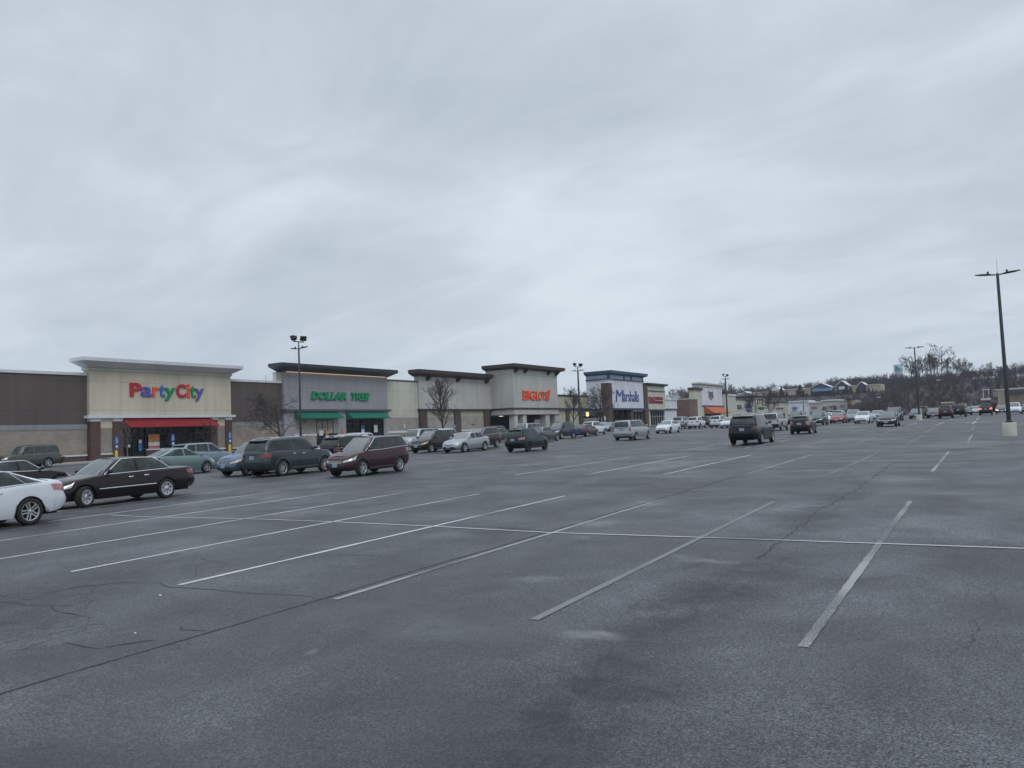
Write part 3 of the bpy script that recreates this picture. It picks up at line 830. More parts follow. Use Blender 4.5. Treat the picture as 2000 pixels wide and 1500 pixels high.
for k, x in enumerate([-1.7,-4.5,-7.15,-10.05,-13.15,-16.25,-18.9,-21.8,-24.6,-27.4,-30.2,-33.1,-36]):
    strip(mk, seg(x, 26 if k else 26.6, x + (.1 if k else 0), 37.3), .10, .006, (1,2,1,0,0,0,1,1,1,1,1,1,1)[k])
strip(mk, seg(-7.2,30.9,-19.0,32.0) , .08, .009, 1); strip(mk, seg(-19.0,32.0,-36,32.2), .08, .009, 2); strip(mk, seg(-7.2,30.9,-1.7,31.2), .08, .009, 2)
strip(mk, seg(-2.3,38.0,-.4,40.4), .12, .009, 2)
for k, x in enumerate([-1.2,-3.9,-6.6,-9.2,-12.1,-15.4,-18.3,-21.2,-24.1,-27.0,-30,-33]):
    strip(mk, seg(x, 44.2, x, 55.6), .10, .006, (1,2,1,1,0,0,1,1,2,1,1,2)[k])
strip(mk, seg(-9,49.8,-33,50.2), .08, .009, 2)
for k, x in enumerate([-1.4,-4.2,-7.0,-9.8,-12.7,-15.6,-18.5,-21.5,-24.5,-27.5,-30.5]):
    strip(mk, seg(x, 63.4, x, 74.6), .10, .006, (2,1,1,1,1,1,2,1,1,2,1)[k])
for k, x in enumerate([-1.7,-4.6,-7.2,-9.9,-12.8,-15.8,-18.8,-21.8,-24.8,-27.8,-30.8,-33.8]):
    strip(mk, seg(x, 82.2, x + .1, 94.6), .11, .006, (0,0,0,1,1,1,1,2,1,1,2,1)[k])
    strip(mk, seg(x, 101.5, x + .1, 113.5), .11, .006, (0,0,1,1,1,1,1,1,1,1,1,1)[k])
    strip(mk, seg(x, 120.5, x + .1, 132.5), .11, .006, 1)
for k in range(10):
    x = -36.5 - 2.9*k
    for y in (45, 64, 83, 102): strip(mk, seg(x, y, x, y + 11.4), .10, .006, 1)
mk.build('painted_stall_lines', [PAINT_A, PAINT_B, PAINT_C], kind='structure')

SEAL = mat('dark_crack', (.034,.035,.039), .85, var=.35, vscale=6)  # dark colour of the sealed seam and the cracks
ck = MB(); rnd = random.Random(4)
def crack(pts, w, jit=.03, step=.22, z=.004):
    P = []
    for a, b in zip(pts, pts[1:]):
        n = max(1, int(math.dist(a, b) / step))
        for i in range(n): P.append((a[0]+(b[0]-a[0])*i/n + rnd.uniform(-jit, jit), a[1]+(b[1]-a[1])*i/n + rnd.uniform(-jit, jit)))
    P.append(pts[-1])
    strip(ck, P, [w * rnd.uniform(.2, .95) for _ in P], z)
crack([(-7.45,1.5),(-7.45,4.0),(-7.42,5.2),(-7.39,7.0),(-7.42,9.0),(-7.36,11.6),(-7.33,18.3),(-7.25,25.4)], .05, .008)
crack([(-7.24,25.5),(-7.05,34.9)], .03, .01)
crack([(-3.03,11.2),(-3.06,13),(-3.11,15.5),(-3.19,17.5),(-3.06,19),(-3.09,22),(-3.12,26.7),(-3.19,32)], .034, .07)
crack([(-11.73,5.3),(-11.16,5.35),(-10.69,5.44),(-10.2,5.32),(-9.45,5.29)], .028, .03)
crack([(-10.69,5.44),(-10.39,5.61)], .018, .02)
crack([(-8.77,4.13),(-8.86,4.43),(-8.92,4.68),(-8.91,4.9),(-9.5,5.28)], .016, .03)
crack([(-8.6,4.53),(-8.26,4.51),(-7.99,4.55),(-7.94,4.69),(-7.74,4.99)], .026, .025)
crack([(-7.98,5.46),(-7.84,5.38),(-7.52,5.46)], .02, .02)
crack([(-11.7,6.17),(-11.26,6.77),(-10.63,6.95),(-10.17,6.79),(-9.33,6.95),(-8.92,6.96),(-8.52,6.98),(-8.08,7.07),(-7.7,7.12),(-7.4,7.03)], .024, .03)
crack([(-10.29,9.77),(-9.44,9.66),(-8.85,9.84)], .02, .03)
crack([(-14,13.15),(-11.5,13.3),(-9.0,13.2),(-7.35,12.98)], .03, .015)
crack([(-21,13.9),(-17.5,14.3),(-14,14.0)], .03, .05)
crack([(-22,24.3),(-14,24.0),(-8,23.7)], .03, .06)
crack([(-6,60.2),(0,57.5),(8,56.5)], .10, .08)
crack([(-9,47.5),(-6,48.8),(-1,47.2),(3,47.6)], .07, .07)
def wander(x, y, a, n, w, depth=0):
    P = [(x, y)]
    for i in range(n):
        a += rnd.uniform(-.55, .55); x += .28*math.cos(a); y += .28*math.sin(a)*.9; P.append((x, y))
        if depth < 2 and rnd.random() < .16: wander(x, y, a + rnd.choice((-1, 1)) * rnd.uniform(.7, 1.4), max(3, n//2), w*.75, depth+1)
    if max(p[0] for p in P) < -7.5: crack(P, w, .012, .1)
for x, y, a, n in ((-12.6,5.6,.1,14),(-12.2,4.6,.5,12),(-10.6,4.3,.2,10),(-9.6,3.9,.6,8),(-13.4,7.8,-.2,14),(-11.9,8.6,-.3,10),(-11.0,3.4,.6,7)): wander(x, y, a, int(n*.7), .015)
ck.build('asphalt_cracks', SEAL, kind='structure')

# bits of litter and pale grit on the asphalt
PAPER = mat('paper_scrap', (.62,.62,.6), .8)
for i, (x, y, s, lb) in enumerate([(-9.82,6.38,.075,'scrap of white paper lying on the cracked asphalt at the lower left'),
        (-8.2,5.03,.045,'tiny white fleck of paper near the long pavement seam')]):
    m = MB(); m.grid([[(0,0,0),(s*.5,.01,.012),(s,0,.002)],[(.008,s*.35,.004),(s*.55,s*.3,.016),(s*1.02,s*.38,.005)]]); 
    thing('paper_scrap', lb, 'litter', (x, y, gh(x, y) + .006), .4 * i, data=m.mesh('paper_scrap', 0)).data.materials.append(PAPER)

# pavement with kerb along the shop fronts, grass island at the right
CONC = mat('concrete_pavement', (.32,.315,.30), .85, var=.15, vscale=1.2, bump=.1)
def slab(name, pts, hgt, m, top=None):
    """polygon slab following the ground"""
    mb = MB(); n = len(pts)
    vs = [(x, y, gh(x, y) + hgt) for x, y in pts] + [(x, y, gh(x, y) - .3) for x, y in pts]
    mb.add(vs, [tuple(range(n))] + [(i, n+i, n+(i+1) % n, (i+1) % n) for i in range(n)])
    return mb.build(name, m, kind='structure')
mb = MB(); P = []
for y in list(range(0, 310, 6)):
    P.append([(-76.6, y, gh(-76, y) + .14), (-71.6, y, gh(-71.6, y) + .14), (-71.5, y, gh(-71.5, y) + .12), (-71.5, y, gh(-71.5, y) - .2)])
mb.grid(P, 0, False); mb.build('pavement', CONC, kind='structure')
GRASSM = mat('winter_grass', (.085,.075,.045), .95, var=.45, vscale=3, bump=.5, bscale=25)
KERB = mat('kerb_concrete', (.36,.35,.33), .85, var=.15, vscale=2)
isl = [(3.0,88.5),(4.2,85.6),(14,83.5),(15,91),(6,93.0),(3.4,91)]
mb = MB(); n = len(isl); ctr = Vector((8.6, 88.6))
inn = [tuple(ctr + (Vector(p) - ctr) * .95) for p in isl]
vs = [(x, y, gh(x, y) - .1) for x, y in isl] + [(x, y, gh(x, y) + .14) for x, y in isl] + [(x, y, gh(x, y) + .15) for x, y in inn] + [(x, y, gh(x, y) + .12) for x, y in inn]
fs = []
for k in range(3): fs += [(k*n+i, k*n+(i+1) % n, (k+1)*n+(i+1) % n, (k+1)*n+i) for i in range(n)]
mb.add(vs, fs); mb.build('kerb', KERB, kind='structure')
mb = MB(); mb.add([(x, y, gh(x, y) + .14) for x, y in inn] + [(ctr.x, ctr.y, gh(ctr.x, ctr.y) + .45)], [(i, (i+1) % n, n) for i in range(n)]); mb.build('grass_island', GRASSM, kind='structure')
# ------------------------------------------------------------------ lettering
def textmesh(s, bold=.03, ext=.1, shear=0.):
    c = bpy.data.curves.new('t', 'FONT'); c.body = s; c.offset = bold; c.extrude = .5; c.shear = shear; c.resolution_u = 4
    o = bpy.data.objects.new('t', c); COL.objects.link(o); bpy.context.view_layer.update()
    me = bpy.data.meshes.new_from_object(o.evaluated_get(bpy.context.evaluated_depsgraph_get()))
    bpy.data.objects.remove(o); bpy.data.curves.remove(c)
    co = np.empty(len(me.vertices) * 3); me.vertices.foreach_get('co', co); co = co.reshape(-1, 3)
    faces = [tuple(p.vertices) for p in me.polygons]; bpy.data.meshes.remove(me)
    return co, faces
def letters(mb, s, x, y0, y1, z0, z1, th=.14, bold=.03, shear=0., mi=0, side='x', keep=False):
    """word s on the plane X=x (reading along +y) or Y=x (reading along +x), filling y0..y1, z0..z1"""
    co, fs = textmesh(s, bold, shear=shear)
    mn = co.min(0); mx = co.max(0)
    k = (z1 - z0) / (mx[1] - mn[1]); kx = k if keep else (y1 - y0) / (mx[0] - mn[0])
    a = y0 + (co[:, 0] - mn[0]) * kx; b = z0 + (co[:, 1] - mn[1]) * k; t = th * (co[:, 2] + .5)
    if side == 'x': vs = np.stack([x + t, a, b], 1)
    else: vs = np.stack([a, x - t, b], 1)
    mb.add(vs.tolist(), fs, mi)

# ------------------------------------------------------------------ buildings
FX = -76.0
CREAM = stucco('cream_stucco', (.565,.515,.41)); CREAM2 = stucco('pale_cream_stucco', (.53,.525,.445)); GREYW = stucco('grey_stucco', (.315,.315,.335))
BLW = stucco('warm_grey_stucco', (.48,.475,.445)); WHITEW = stucco('white_stucco', (.66,.67,.72)); BROWNW = stucco('brown_stucco', (.115,.096,.09), .1)
TAN = stucco('tan_stucco', (.44,.42,.32)); BANDG = stucco('grey_band', (.26,.265,.28)); WHITE = stucco('white_trim', (.62,.64,.67), .05)
STONE = brickmat('split_face_block', (.325,.275,.235), (.275,.235,.20), (.22,.19,.165), .4, .2, .012)
STONE2 = brickmat('tan_block', (.36,.33,.30), (.31,.285,.26), (.26,.24,.22), .4, .2, .012)
BRICK = brickmat('red_brick', (.115,.055,.05), (.08,.04,.038), (.13,.11,.10), .22, .075, .01)
BRICK2 = brickmat('brown_brick', (.115,.075,.062), (.08,.052,.046), (.12,.10,.09), .22, .075, .01)
BRICK3 = brickmat('rust_block', (.20,.13,.105), (.17,.11,.09), (.16,.12,.10), .4, .2, .012)
ROOF = mat('roof_membrane', (.25,.25,.25), .9, var=.2)
DGREEN = mat('dark_green_metal', (.018,.032,.036), .45, var=.1); DBROWN = mat('dark_brown_fascia', (.05,.033,.028), .6, var=.15); NAVY = mat('navy_metal', (.02,.06,.14), .45, var=.1)
DGREY = mat('dark_grey_fascia', (.075,.075,.08), .6, var=.12)
REDMET = mat('red_standing_seam_metal', (.27,.016,.024), .45, var=.12); GREENCAN = mat('green_canvas', (.0,.14,.09), .7, var=.1); ORCAN = mat('orange_canvas', (.43,.10,.032), .7, var=.1)
SHOPGL = mat('shop_glass', (.012,.016,.018), .05, spec=.6, var=.5, vscale=.8); FRAME = mat('dark_window_frame', (.02,.022,.024), .4); FRAMEW = mat('pale_window_frame', (.55,.57,.6), .4)
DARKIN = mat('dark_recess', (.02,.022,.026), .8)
POSTW = mat('white_poster', (.62,.64,.66), .6, var=.2, vscale=5); POSTO = mat('orange_poster', (.50,.22,.07), .6, var=.3, vscale=3); POSTB = mat('blue_poster', (.03,.17,.42), .6, var=.25, vscale=5); POSTP = mat('pink_poster', (.45,.16,.15), .6, var=.2, vscale=3)
LR, LV, LO, LB, LG = (mat(n, c, .35, var=.05) for n, c in (('red_letter', (.44,.012,.025)), ('violet_letter', (.10,.085,.36)), ('orange_letter', (.85,.085,.012)), ('blue_letter', (.01,.16,.48)), ('green_letter', (.0,.23,.09))))
LNAVY = mat('navy_letter', (.02,.055,.30), .35); LDRED = mat('dark_red_letter', (.26,.012,.04), .4); LGREY = mat('grey_letter', (.14,.14,.16), .5); LBLACK = mat('black_letter', (.03,.03,.035), .5)
NEON = mat('warm_strip_light', (.9,.6,.4), .4, emis=(1., .62, .36), es=.9)
LIT = mat('lit_wall_lamp', (.9,.7,.4), .4, emis=(1., .72, .36), es=1.2)

class Bld:
    def __init__(s, name, label, cat, loc, group=None):
        s.t = thing(name, label, cat, loc, group=group); s.o = Vector(loc)
    def p(s, name, mb, m, parent=None, label=None):
        """part given in world coordinates"""
        o = mb.build(name, m, parent or s.t); o.location = -s.o if parent is None else (0, 0, 0)
        if label: o['label'] = label
        return o
def B(*boxes, mi=0):
    m = MB()
    for b in boxes: m.box(*b)
    return m
def cornice(xb, xf, y0, y1, zl, zs, zt, ov, lip=.0, ovr=None):
    """sloping soffit from the wall out to a fascia slab; open at the back"""
    m = MB(); ovr = ov if ovr is None else ovr
    lo = [(xb, y0, zl), (xf, y0, zl), (xf, y1, zl), (xb, y1, zl)]
    hi = [(xb, y0 - ov, zs), (xf + ov, y0 - ov, zs), (xf + ov, y1 + ovr, zs), (xb, y1 + ovr, zs)]
    tp = [(x, y, zt) for x, y, _ in hi]
    m.add(lo + hi, [(0,3,2,1),(0,1,5,4),(1,2,6,5),(2,3,7,6),(3,0,4,7)])
    m.add(hi + tp, [(0,1,5,4),(1,2,6,5),(2,3,7,6),(3,0,4,7),(4,5,6,7),(0,3,2,1)])
    if lip: m.box(xb, xf + ov + lip, y0 - ov - lip, y1 + ovr + lip, zt, zt + .09)
    return m
def glazing(bd, x, y0, y1, z0, z1, ny, zs=(), fm=FRAME, gm=SHOPGL, name='shop_window', depth=.12):
    f = MB(); w = .06
    f.box(x, x+depth, y0, y1, z0, z0+w*1.5); f.box(x, x+depth, y0, y1, z1-w, z1)
    for i in range(ny+1):
        y = y0 + (y1-y0)*i/ny; f.box(x-.002, x+depth-.004, y-w/2, y+w/2, z0+.09, z1-.06)
    for z in zs: f.box(x-.004, x+depth-.008, y0+.03, y1-.03, z-w/2, z+w/2)
    fr = bd.p(name, f, fm)
    g = B((x-.03, x+.03, y0+.02, y1-.02, z0+.03, z1-.02)); g.build('pane', gm, fr)
    return fr
def awning(bd, x, y0, y1, zt, zb, out, m, slope_in=.0, ribs=0, val=.12, open_=False):
    a = MB()
    a.add([(x, y0, zt), (x, y1, zt), (x+out, y1+slope_in, zb), (x+out, y0-slope_in, zb), (x+out, y1+slope_in, zb-val), (x+out, y0-slope_in, zb-val), (x, y0, zb-val), (x, y1, zb-val)],
          [(0,3,2,1),(3,5,4,2),(0,6,5,3),(1,2,4,7)])
    a.add([(x, y0, zt-.05), (x, y1, zt-.05), (x+out-.03, y1, zb-.06), (x+out-.03, y0, zb-.06)], [(0,1,2,3)])
    if ribs:
        for i in range(ribs+1):
            y = y0 + (y1-y0)*i/ribs; yo = (y0-slope_in) + (y1-y0+2*slope_in)*i/ribs
            d = Vector((out, yo-y, zb-zt)); n = Vector((zt-zb, 0, out)).normalized() * .05
            p0 = Vector((x, y, zt)); p1 = p0 + d
            w = Vector((0, .025, 0))
            a.add([p0-w, p0+w, p1+w, p1-w, p0-w+n, p0+w+n, p1+w+n, p1-w+n], [(4,5,6,7),(0,4,7,3),(1,2,6,5),(3,7,6,2)])
    return bd.p('awning', a, m)
def wing(bd, y0, y1, zg, top=9.55, x=FX, coping=WHITE):
    bd.p('upper_wall', B((x-34, x, y0, y1, 4.45, top-.27)), BROWNW)
    bd.p('wall_band', B((x-2, x+.08, y0, y1, 3.97, 4.45)), BANDG)
    bd.p('block_wall', B((x-2, x+.03, y0, y1, 1.47, 3.97)), STONE)
    bd.p('sill_course', B((x-2, x+.12, y0, y1, 1.33, 1.47)), WHITE)
    bd.p('brick_base', B((x-2, x+.06, y0, y1, zg-1, 1.33)), BRICK)
    bd.p('coping', B((x-34, x+.14, y0, y1, top-.27, top)), coping)

# --- party supply shop -------------------------------------------------------
zg = .85
b = Bld('party_store', 'party supply store with cream front, red metal awning and multicoloured letters', 'store', (-76, 50, zg))
wing(b, -6, 42.15, .6); wing(b, 58.85, 66.75, .95)
x1 = FX + .45
b.p('front_wall', B((FX-.6, x1, 42.18, 58.8, 5.30, 10.1)), CREAM)
b.p('cornice', cornice(FX-.6, x1+.05, 42.12, 58.85, 10.06, 10.62, 10.96, 1.35, ovr=.7), WHITE)
b.p('cornice_moulding', B((FX-.7, x1+.16, 42.0, 58.92, 9.82, 10.04)), CREAM2)
b.p('band_moulding', B((FX-.6, x1+.36, 41.85, 59.15, 5.02, 5.30)), WHITE)
for a, c, hh in ((42.2,43.2,4.70),(44.5,45.55,4.70),(55.95,56.85,4.75),(57.95,58.8,4.70)):
    q = b.p('brick_pier', B((FX-1, x1+.12, a, c, zg-1, hh)), BRICK)
    B((FX-1, x1+.16, a-.03, c+.03, hh, 5.02)).build('pier_cap', WHITE, q)
for a, c in ((43.2,44.5),(56.85,57.95)):
    b.p('cream_panel', B((FX-1, x1-.03, a, c, 4.02, 5.02)), CREAM)
    b.p('block_panel', B((FX-1, x1-.06, a, c, 1.5, 4.02)), STONE)
    b.p('sill_course', B((FX-1, x1+.06, a, c, 1.36, 1.5)), WHITE)
    b.p('brick_base', B((FX-1, x1, a, c, zg-1, 1.36)), BRICK)
awning(b, x1, 45.5, 56.0, 4.98, 4.05, 1.5, REDMET, 0.0, 26, .05)
b.p('lintel', B((FX-1, x1-.2, 45.5, 55.95, 4.0, 5.02)), DARKIN)
glazing(b, x1-.5, 45.55, 48.3, zg+.15, 4.0, 4, (3.2,), name='entrance_door')
glazing(b, x1-.4, 48.3, 55.95, 1.75, 4.0, 6, (3.3,))
b.p('window_sill', B((FX-.8, x1-.1, 48.3, 55.95, 1.62, 1.75)), WHITE)
b.p('brick_base', B((FX-.8, x1-.2, 48.3, 55.95, zg-1, 1.62)), BRICK)
q = b.p('window_poster', B((x1-.2, x1-.17, 48.5, 49.75, 2.45, 3.28)), POSTO)
B((x1-.2, x1-.165, 48.5, 49.75, 2.08, 2.45)).build('poster_panel', POSTW, q); B((x1-.2, x1-.165, 48.5, 49.75, 1.72, 2.08)).build('poster_panel', POSTP, q)
b.p('door_notice', B((x1-.32, x1-.3, 46.2, 46.55, 2.0, 2.3)), POSTW); b.p('door_notice', B((x1-.32, x1-.3, 47.45, 47.85, 1.6, 2.35)), POSTB)
b.p('door_notice', B((x1-.32, x1-.3, 47.5, 47.8, 2.4, 2.75)), POSTW)
sg = None
bz = 7.24; k = .0533
def ly(p): return 46.33 + (p - 248) * .0608
for i, (ch, a, c, z0, z1, m) in enumerate([('P',248,268.6,0,1.44,LR),('a',267.5,288.5,0,1.06,LV),('r',289.5,301.5,0,1.05,LO),('t',302.5,313,-.02,1.32,LB),('y',312,334,-.36,1.02,LG),
        ('C',335.6,354.8,-.04,1.44,LR),('i',356.8,363.2,0,1.45,LO),('t',363.5,375.5,-.02,1.32,LG),('y',374,392.3,-.36,1.02,LV)]):
    m_ = MB()
    if ch == 'i':
        m_.box(x1+.02, x1+.16, ly(a)+.04, ly(c)-.04, bz, bz+1.05)
        hm = MB(); hm.lathe([(0,0),(.2,0),(.2,.14),(0,.14)], 14, 'y')
        m_.add([(x1+.02+v[1], ly((a+c)/2)+v[0], bz+1.33+v[2]*.8) for v in hm.v], hm.f)
    else: letters(m_, ch, x1+.02, ly(a), ly(c), bz+z0, bz+z1, .14, .034 if ch in 'PC' else .02)
    if sg is None: sg = b.p('sign', m_, m)
    else: m_.build('letter', m, sg)

# --- dollar shop -------------------------------------------------------------
zg = 1.15
b = Bld('discount_store', 'grey discount store with green letters, green awnings and a lit cornice strip', 'store', (-76, 77, zg))
x1 = FX + .4
b.p('front_wall', B((FX-.6, x1, 66.8, 86.35, 5.98, 10.75)), GREYW)
b.p('cornice', cornice(FX-.6, x1+.06, 66.75, 86.4, 10.72, 11.3, 11.72, 1.5, ovr=.7), DGREEN)
b.p('cornice_light', B((x1+.05, x1+.16, 67.2, 85.9, 10.72, 10.80)), NEON)
b.p('tower_side', B((FX-.55, FX+.1, 65.9, 66.8, 9.5, 10.7)), CREAM2)
b.p('band_moulding', B((FX-.6, x1+.32, 66.55, 86.8, 5.68, 5.98)), DGREY)
b.p('lower_wall', B((FX-1, x1-.05, 68.45, 76.1, 2.75, 5.68)), STONE2)
b.p('lower_wall', B((FX-1, x1-.052, 68.45, 72.2, zg-1, 2.5)), STONE2); b.p('sill_course', B((FX-1, x1+.05, 68.45, 72.2, 2.5, 2.75)), WHITE)
for a, c in ((66.8,68.45),(76.1,77.65),(85.4,86.35)): b.p('pier', B((FX-1, x1+.0, a, c, zg-1, 5.68)), GREYW)
b.p('fascia', B((FX-1, x1-.3, 77.65, 85.4, 4.55, 5.68)), GREYW)
awning(b, x1, 68.5, 76.05, 5.66, 4.85, 1.3, GREENCAN); awning(b, x1, 77.75, 85.35, 5.66, 4.8, 1.3, GREENCAN)
glazing(b, x1-.1, 72.25, 75.2, zg+.15, 4.55, 3, (3.6,), name='entrance_door')
glazing(b, x1-.25, 77.7, 85.35, 2.2, 4.55, 5, (4.0,)); b.p('brick_base', B((FX-1, x1-.1, 77.65, 85.4, zg-1, 2.2)), STONE2)
for a, c, z0, z1, m in ((72.6,73.3,2.5,3.2,POSTW),(73.7,74.3,2.6,3.15,POSTO),(73.7,74.3,1.9,2.5,POSTW),(76.55,77.1,2.5,3.3,POSTO),(80.6,81.2,3.25,3.7,POSTB),(80.6,81.2,2.5,3.2,POSTW),(83.2,83.95,2.7,3.75,POSTW)):
    b.p('window_poster', B((x1+.03, x1+.05, a, c, z0, z1)), m)
m_ = MB(); letters(m_, 'DOLLAR', x1+.02, 71.2, 77.75, 7.26, 8.33, .22, .045, .22); sg = b.p('sign', m_, LG)
m_ = MB(); letters(m_, 'TREE', x1+.02, 78.6, 82.35, 7.26, 8.33, .22, .045, .22); m_.build('sign_word', LG, sg)
b.p('connecting_wall', B((FX-30, FX+.05, 86.4, 93.85, 4.78, 10.3)), CREAM2); b.p('coping', B((FX-30, FX+.15, 86.4, 93.85, 10.3, 10.5)), DGREY)
b.p('block_wall', B((FX-3, FX+.08, 86.4, 93.85, zg-1, 4.78)), STONE2); b.p('sill_course', B((FX-3, FX+.18, 86.4, 93.8, 2.5, 2.78)), WHITE)
b.p('downpipe', B((FX+.08, FX+.2, 90.2, 90.45, 3.2, 3.8)), WHITE)
b.p('roof', B((FX-34, FX-4, 66.8, 86.8, 5, 9.3)), ROOF)

# --- big lots ----------------------------------------------------------------
zg = 1.4
b = Bld('closeout_store', 'warm grey closeout store with dark brown eaves, brick piers and big orange letters', 'store', (-74, 112, zg))
b.p('side_wall', B((FX-.6, FX+.3, 93.9, 114.3, 6.1, 10.62)), BLW); b.p('parapet', B((FX-.6, FX+.36, 93.85, 114.3, 10.64, 11.2)), BLW)
b.p('eaves', cornice(FX-.6, FX+.45, 93.6, 113.2, 11.2, 11.62, 12.1, 1.15, .05, ovr=.05), DBROWN)
for y in (95.9, 103.9, 112.4):
    m_ = MB(); m_.prism([(FX+.36, 11.25), (FX+1.3, 11.55), (FX+1.3, 11.3), (FX+.9, 10.85), (FX+.55, 10.62), (FX+.36, 10.6)], y-.22, y+.22); b.p('bracket', m_, DBROWN)
b.p('band_moulding', B((FX-1, FX+.55, 93.6, 114.3, 5.86, 6.1)), DBROWN)
for a, c in ((93.95,95.6),(103.05,104.65),(111.8,113.4)): b.p('brick_pier', B((FX-1, FX+.45, a, c, zg-1.2, 5.86)), BRICK2)
for a, c in ((95.6,103.05),(104.65,111.8)):
    b.p('cream_panel', B((FX-1, FX+.1, a, c, 4.85, 5.86)), TAN); b.p('block_wall', B((FX-1, FX+.14, a, c, zg-1.2, 4.85)), STONE2); b.p('sill_course', B((FX-1, FX+.22, a, c, 2.4, 2.65)), WHITE)
b.p('wall_vent', B((FX+.1, FX+.2, 108.0, 109.0, 3.4, 3.55)), DGREY)
xp = -71.1
b.p('portal_wall', B((FX-.8, xp, 114.36, 130.5, 6.15, 12.05)), BLW); b.p('parapet', B((FX-.8, xp+.06, 114.3, 130.56, 12.08, 12.95)), BLW)
b.p('eaves', cornice(FX-.8, xp+.1, 114.2, 130.7, 12.95, 13.3, 13.75, 1.1, .05), DBROWN)
for y in (115.0, 118.2, 126.7, 129.9):
    m_ = MB(); m_.prism([(xp+.06, 13.0), (xp+1.0, 13.25), (xp+1.0, 13.0), (xp+.6, 12.6), (xp+.25, 12.36), (xp+.06, 12.3)], y-.22, y+.22); b.p('bracket', m_, DBROWN)
b.p('band_moulding', B((FX-.5, xp+.2, 114.1, 130.6, 5.88, 6.15)), DBROWN)
b.p('porch_beam', B((FX, xp+.05, 114.3, 130.5, 4.95, 5.88)), BLW); b.p('porch_edge', B((FX, xp+.14, 114.2, 130.7, 4.82, 4.95)), DBROWN)
for a, c in ((114.36,115.5),(117.2,118.5),(125.4,126.6)): b.p('column', B((xp-1.1, xp+.02, a, c, zg-1.2, 4.82)), BLW)
b.p('column', B((xp-1.1, xp+.02, 129.0, 130.5, zg-1.2, 4.82)), BLW)
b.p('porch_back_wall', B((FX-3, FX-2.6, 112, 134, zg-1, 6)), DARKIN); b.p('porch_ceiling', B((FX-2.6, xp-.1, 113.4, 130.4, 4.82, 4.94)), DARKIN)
b.p('porch_lamp', B((FX+2.0, FX+2.4, 113.9, 114.6, 4.7, 4.81)), LIT)
m_ = MB(); letters(m_, 'BIG', xp+.02, 117.35, 121.75, 7.55, 9.25, .2, .016)
sg = b.p('sign', m_, LO)
m_ = MB(); letters(m_, 'LOTS', xp+.02, 122.1, 126.1, 7.55, 9.2, .2, -.004); m_.build('sign_word', LO, sg)
m_ = MB(); m_.add([(x, y, z) for x in (xp+.02, xp+.32) for y, z in ((126.45,8.1),(126.7,8.1),(127.3,9.45),(126.6,9.45))], [(0,3,2,1),(4,5,6,7),(0,1,5,4),(1,2,6,5),(2,3,7,6),(3,0,4,7)]); m_.box(xp+.02, xp+.32, 126.35, 126.65, 7.55, 7.9); m_.build('exclamation_mark', LO, sg)
b.p('roof', B((FX-34, FX-8, 94, 130, 5, 10.3)), ROOF)

# --- marshalls ---------------------------------------------------------------
zg = 1.75
b = Bld('clothing_store', 'tall white clothing store with navy eaves, brick piers and navy serif letters', 'store', (-72, 160, zg))
b.p('connecting_wall', B((FX-30, FX+.1, 131, 153.3, 6.4, 8.9)), TAN); b.p('coping', B((FX-30, FX+.3, 131, 153.3, 8.9, 9.2)), DBROWN)
b.p('band_moulding', B((FX-.5, FX+.6, 131, 153.2, 6.05, 6.4)), NAVY)
b.p('lower_wall', B((FX-1, FX+.05, 134, 150.5, zg-1.2, 6.05)), TAN)
for a, c in ((142.5,143.9),(149.0,150.4)): b.p('brick_pier', B((FX-1, FX+.3, a, c, zg-1.2, 6.05)), BRICK2)
xp = -70.6
b.p('front_wall', B((FX-.2, xp, 153.3, 172.3, 6.2, 12.5)), WHITEW); b.p('parapet_panel', B((FX-.2, xp-.02, 153.32, 172.28, 12.7, 13.5)), stucco('pale_blue_panel', (.40,.50,.60)))
b.p('panel_rail', B((FX-.2, xp+.25, 153.0, 172.6, 12.46, 12.7)), NAVY)
for a, c in ((153.2,153.6),(161.0,161.7),(165.0,165.7),(171.9,172.4)): b.p('panel_post', B((xp-.5, xp+.15, a, c, 12.7, 13.5)), NAVY)
b.p('eaves', cornice(FX-.2, xp+.1, 153.2, 172.4, 13.5, 13.85, 14.3, .9, .05), NAVY)
q = b.p('brick_pier', B((xp-1.2, xp+.45, 151.6, 153.6, zg-1.2, 11.6)), BRICK2); B((xp-1.25, xp+.55, 151.5, 153.7, 11.6, 11.85)).build('pier_cap', WHITE, q)
q = b.p('brick_pier', B((xp-1.2, xp+.35, 172.3, 174.3, zg-1.2, 11.9)), BRICK2); B((xp-1.25, xp+.45, 172.2, 174.4, 11.9, 12.15)).build('pier_cap', DBROWN, q)
b.p('band_moulding', B((FX-1, xp+.5, 152.6, 172.4, 5.85, 6.2)), NAVY)
b.p('brick_pier', B((xp-1.2, xp+.1, 164.2, 165.4, zg-1.2, 5.85)), BRICK2)
glazing(b, xp-.8, 153.6, 164.2, zg+.1, 5.8, 7, (3.6,)); glazing(b, xp-.7, 165.4, 172.3, zg+.1, 5.5, 4, (3.4,), fm=FRAMEW)
b.p('white_fascia', B((xp-.9, xp-.3, 165.4, 172.3, 5.5, 5.85)), WHITE)
b.p('wall_lamp', B((FX+.6, FX+.8, 151.0, 151.9, 4.6, 5.6)), LIT)
m_ = MB(); letters(m_, 'M', xp+.02, 156.3, 160.6, 7.68, 10.3, .12, -.008, .12); letters(m_, 'arshalls', xp+.02, 160.5, 169.3, 7.7, 10.2, .12, -.012)
b.p('sign', m_, LNAVY); b.p('roof', B((FX-34, FX-8, 134, 173, 5, 8.6)), ROOF)

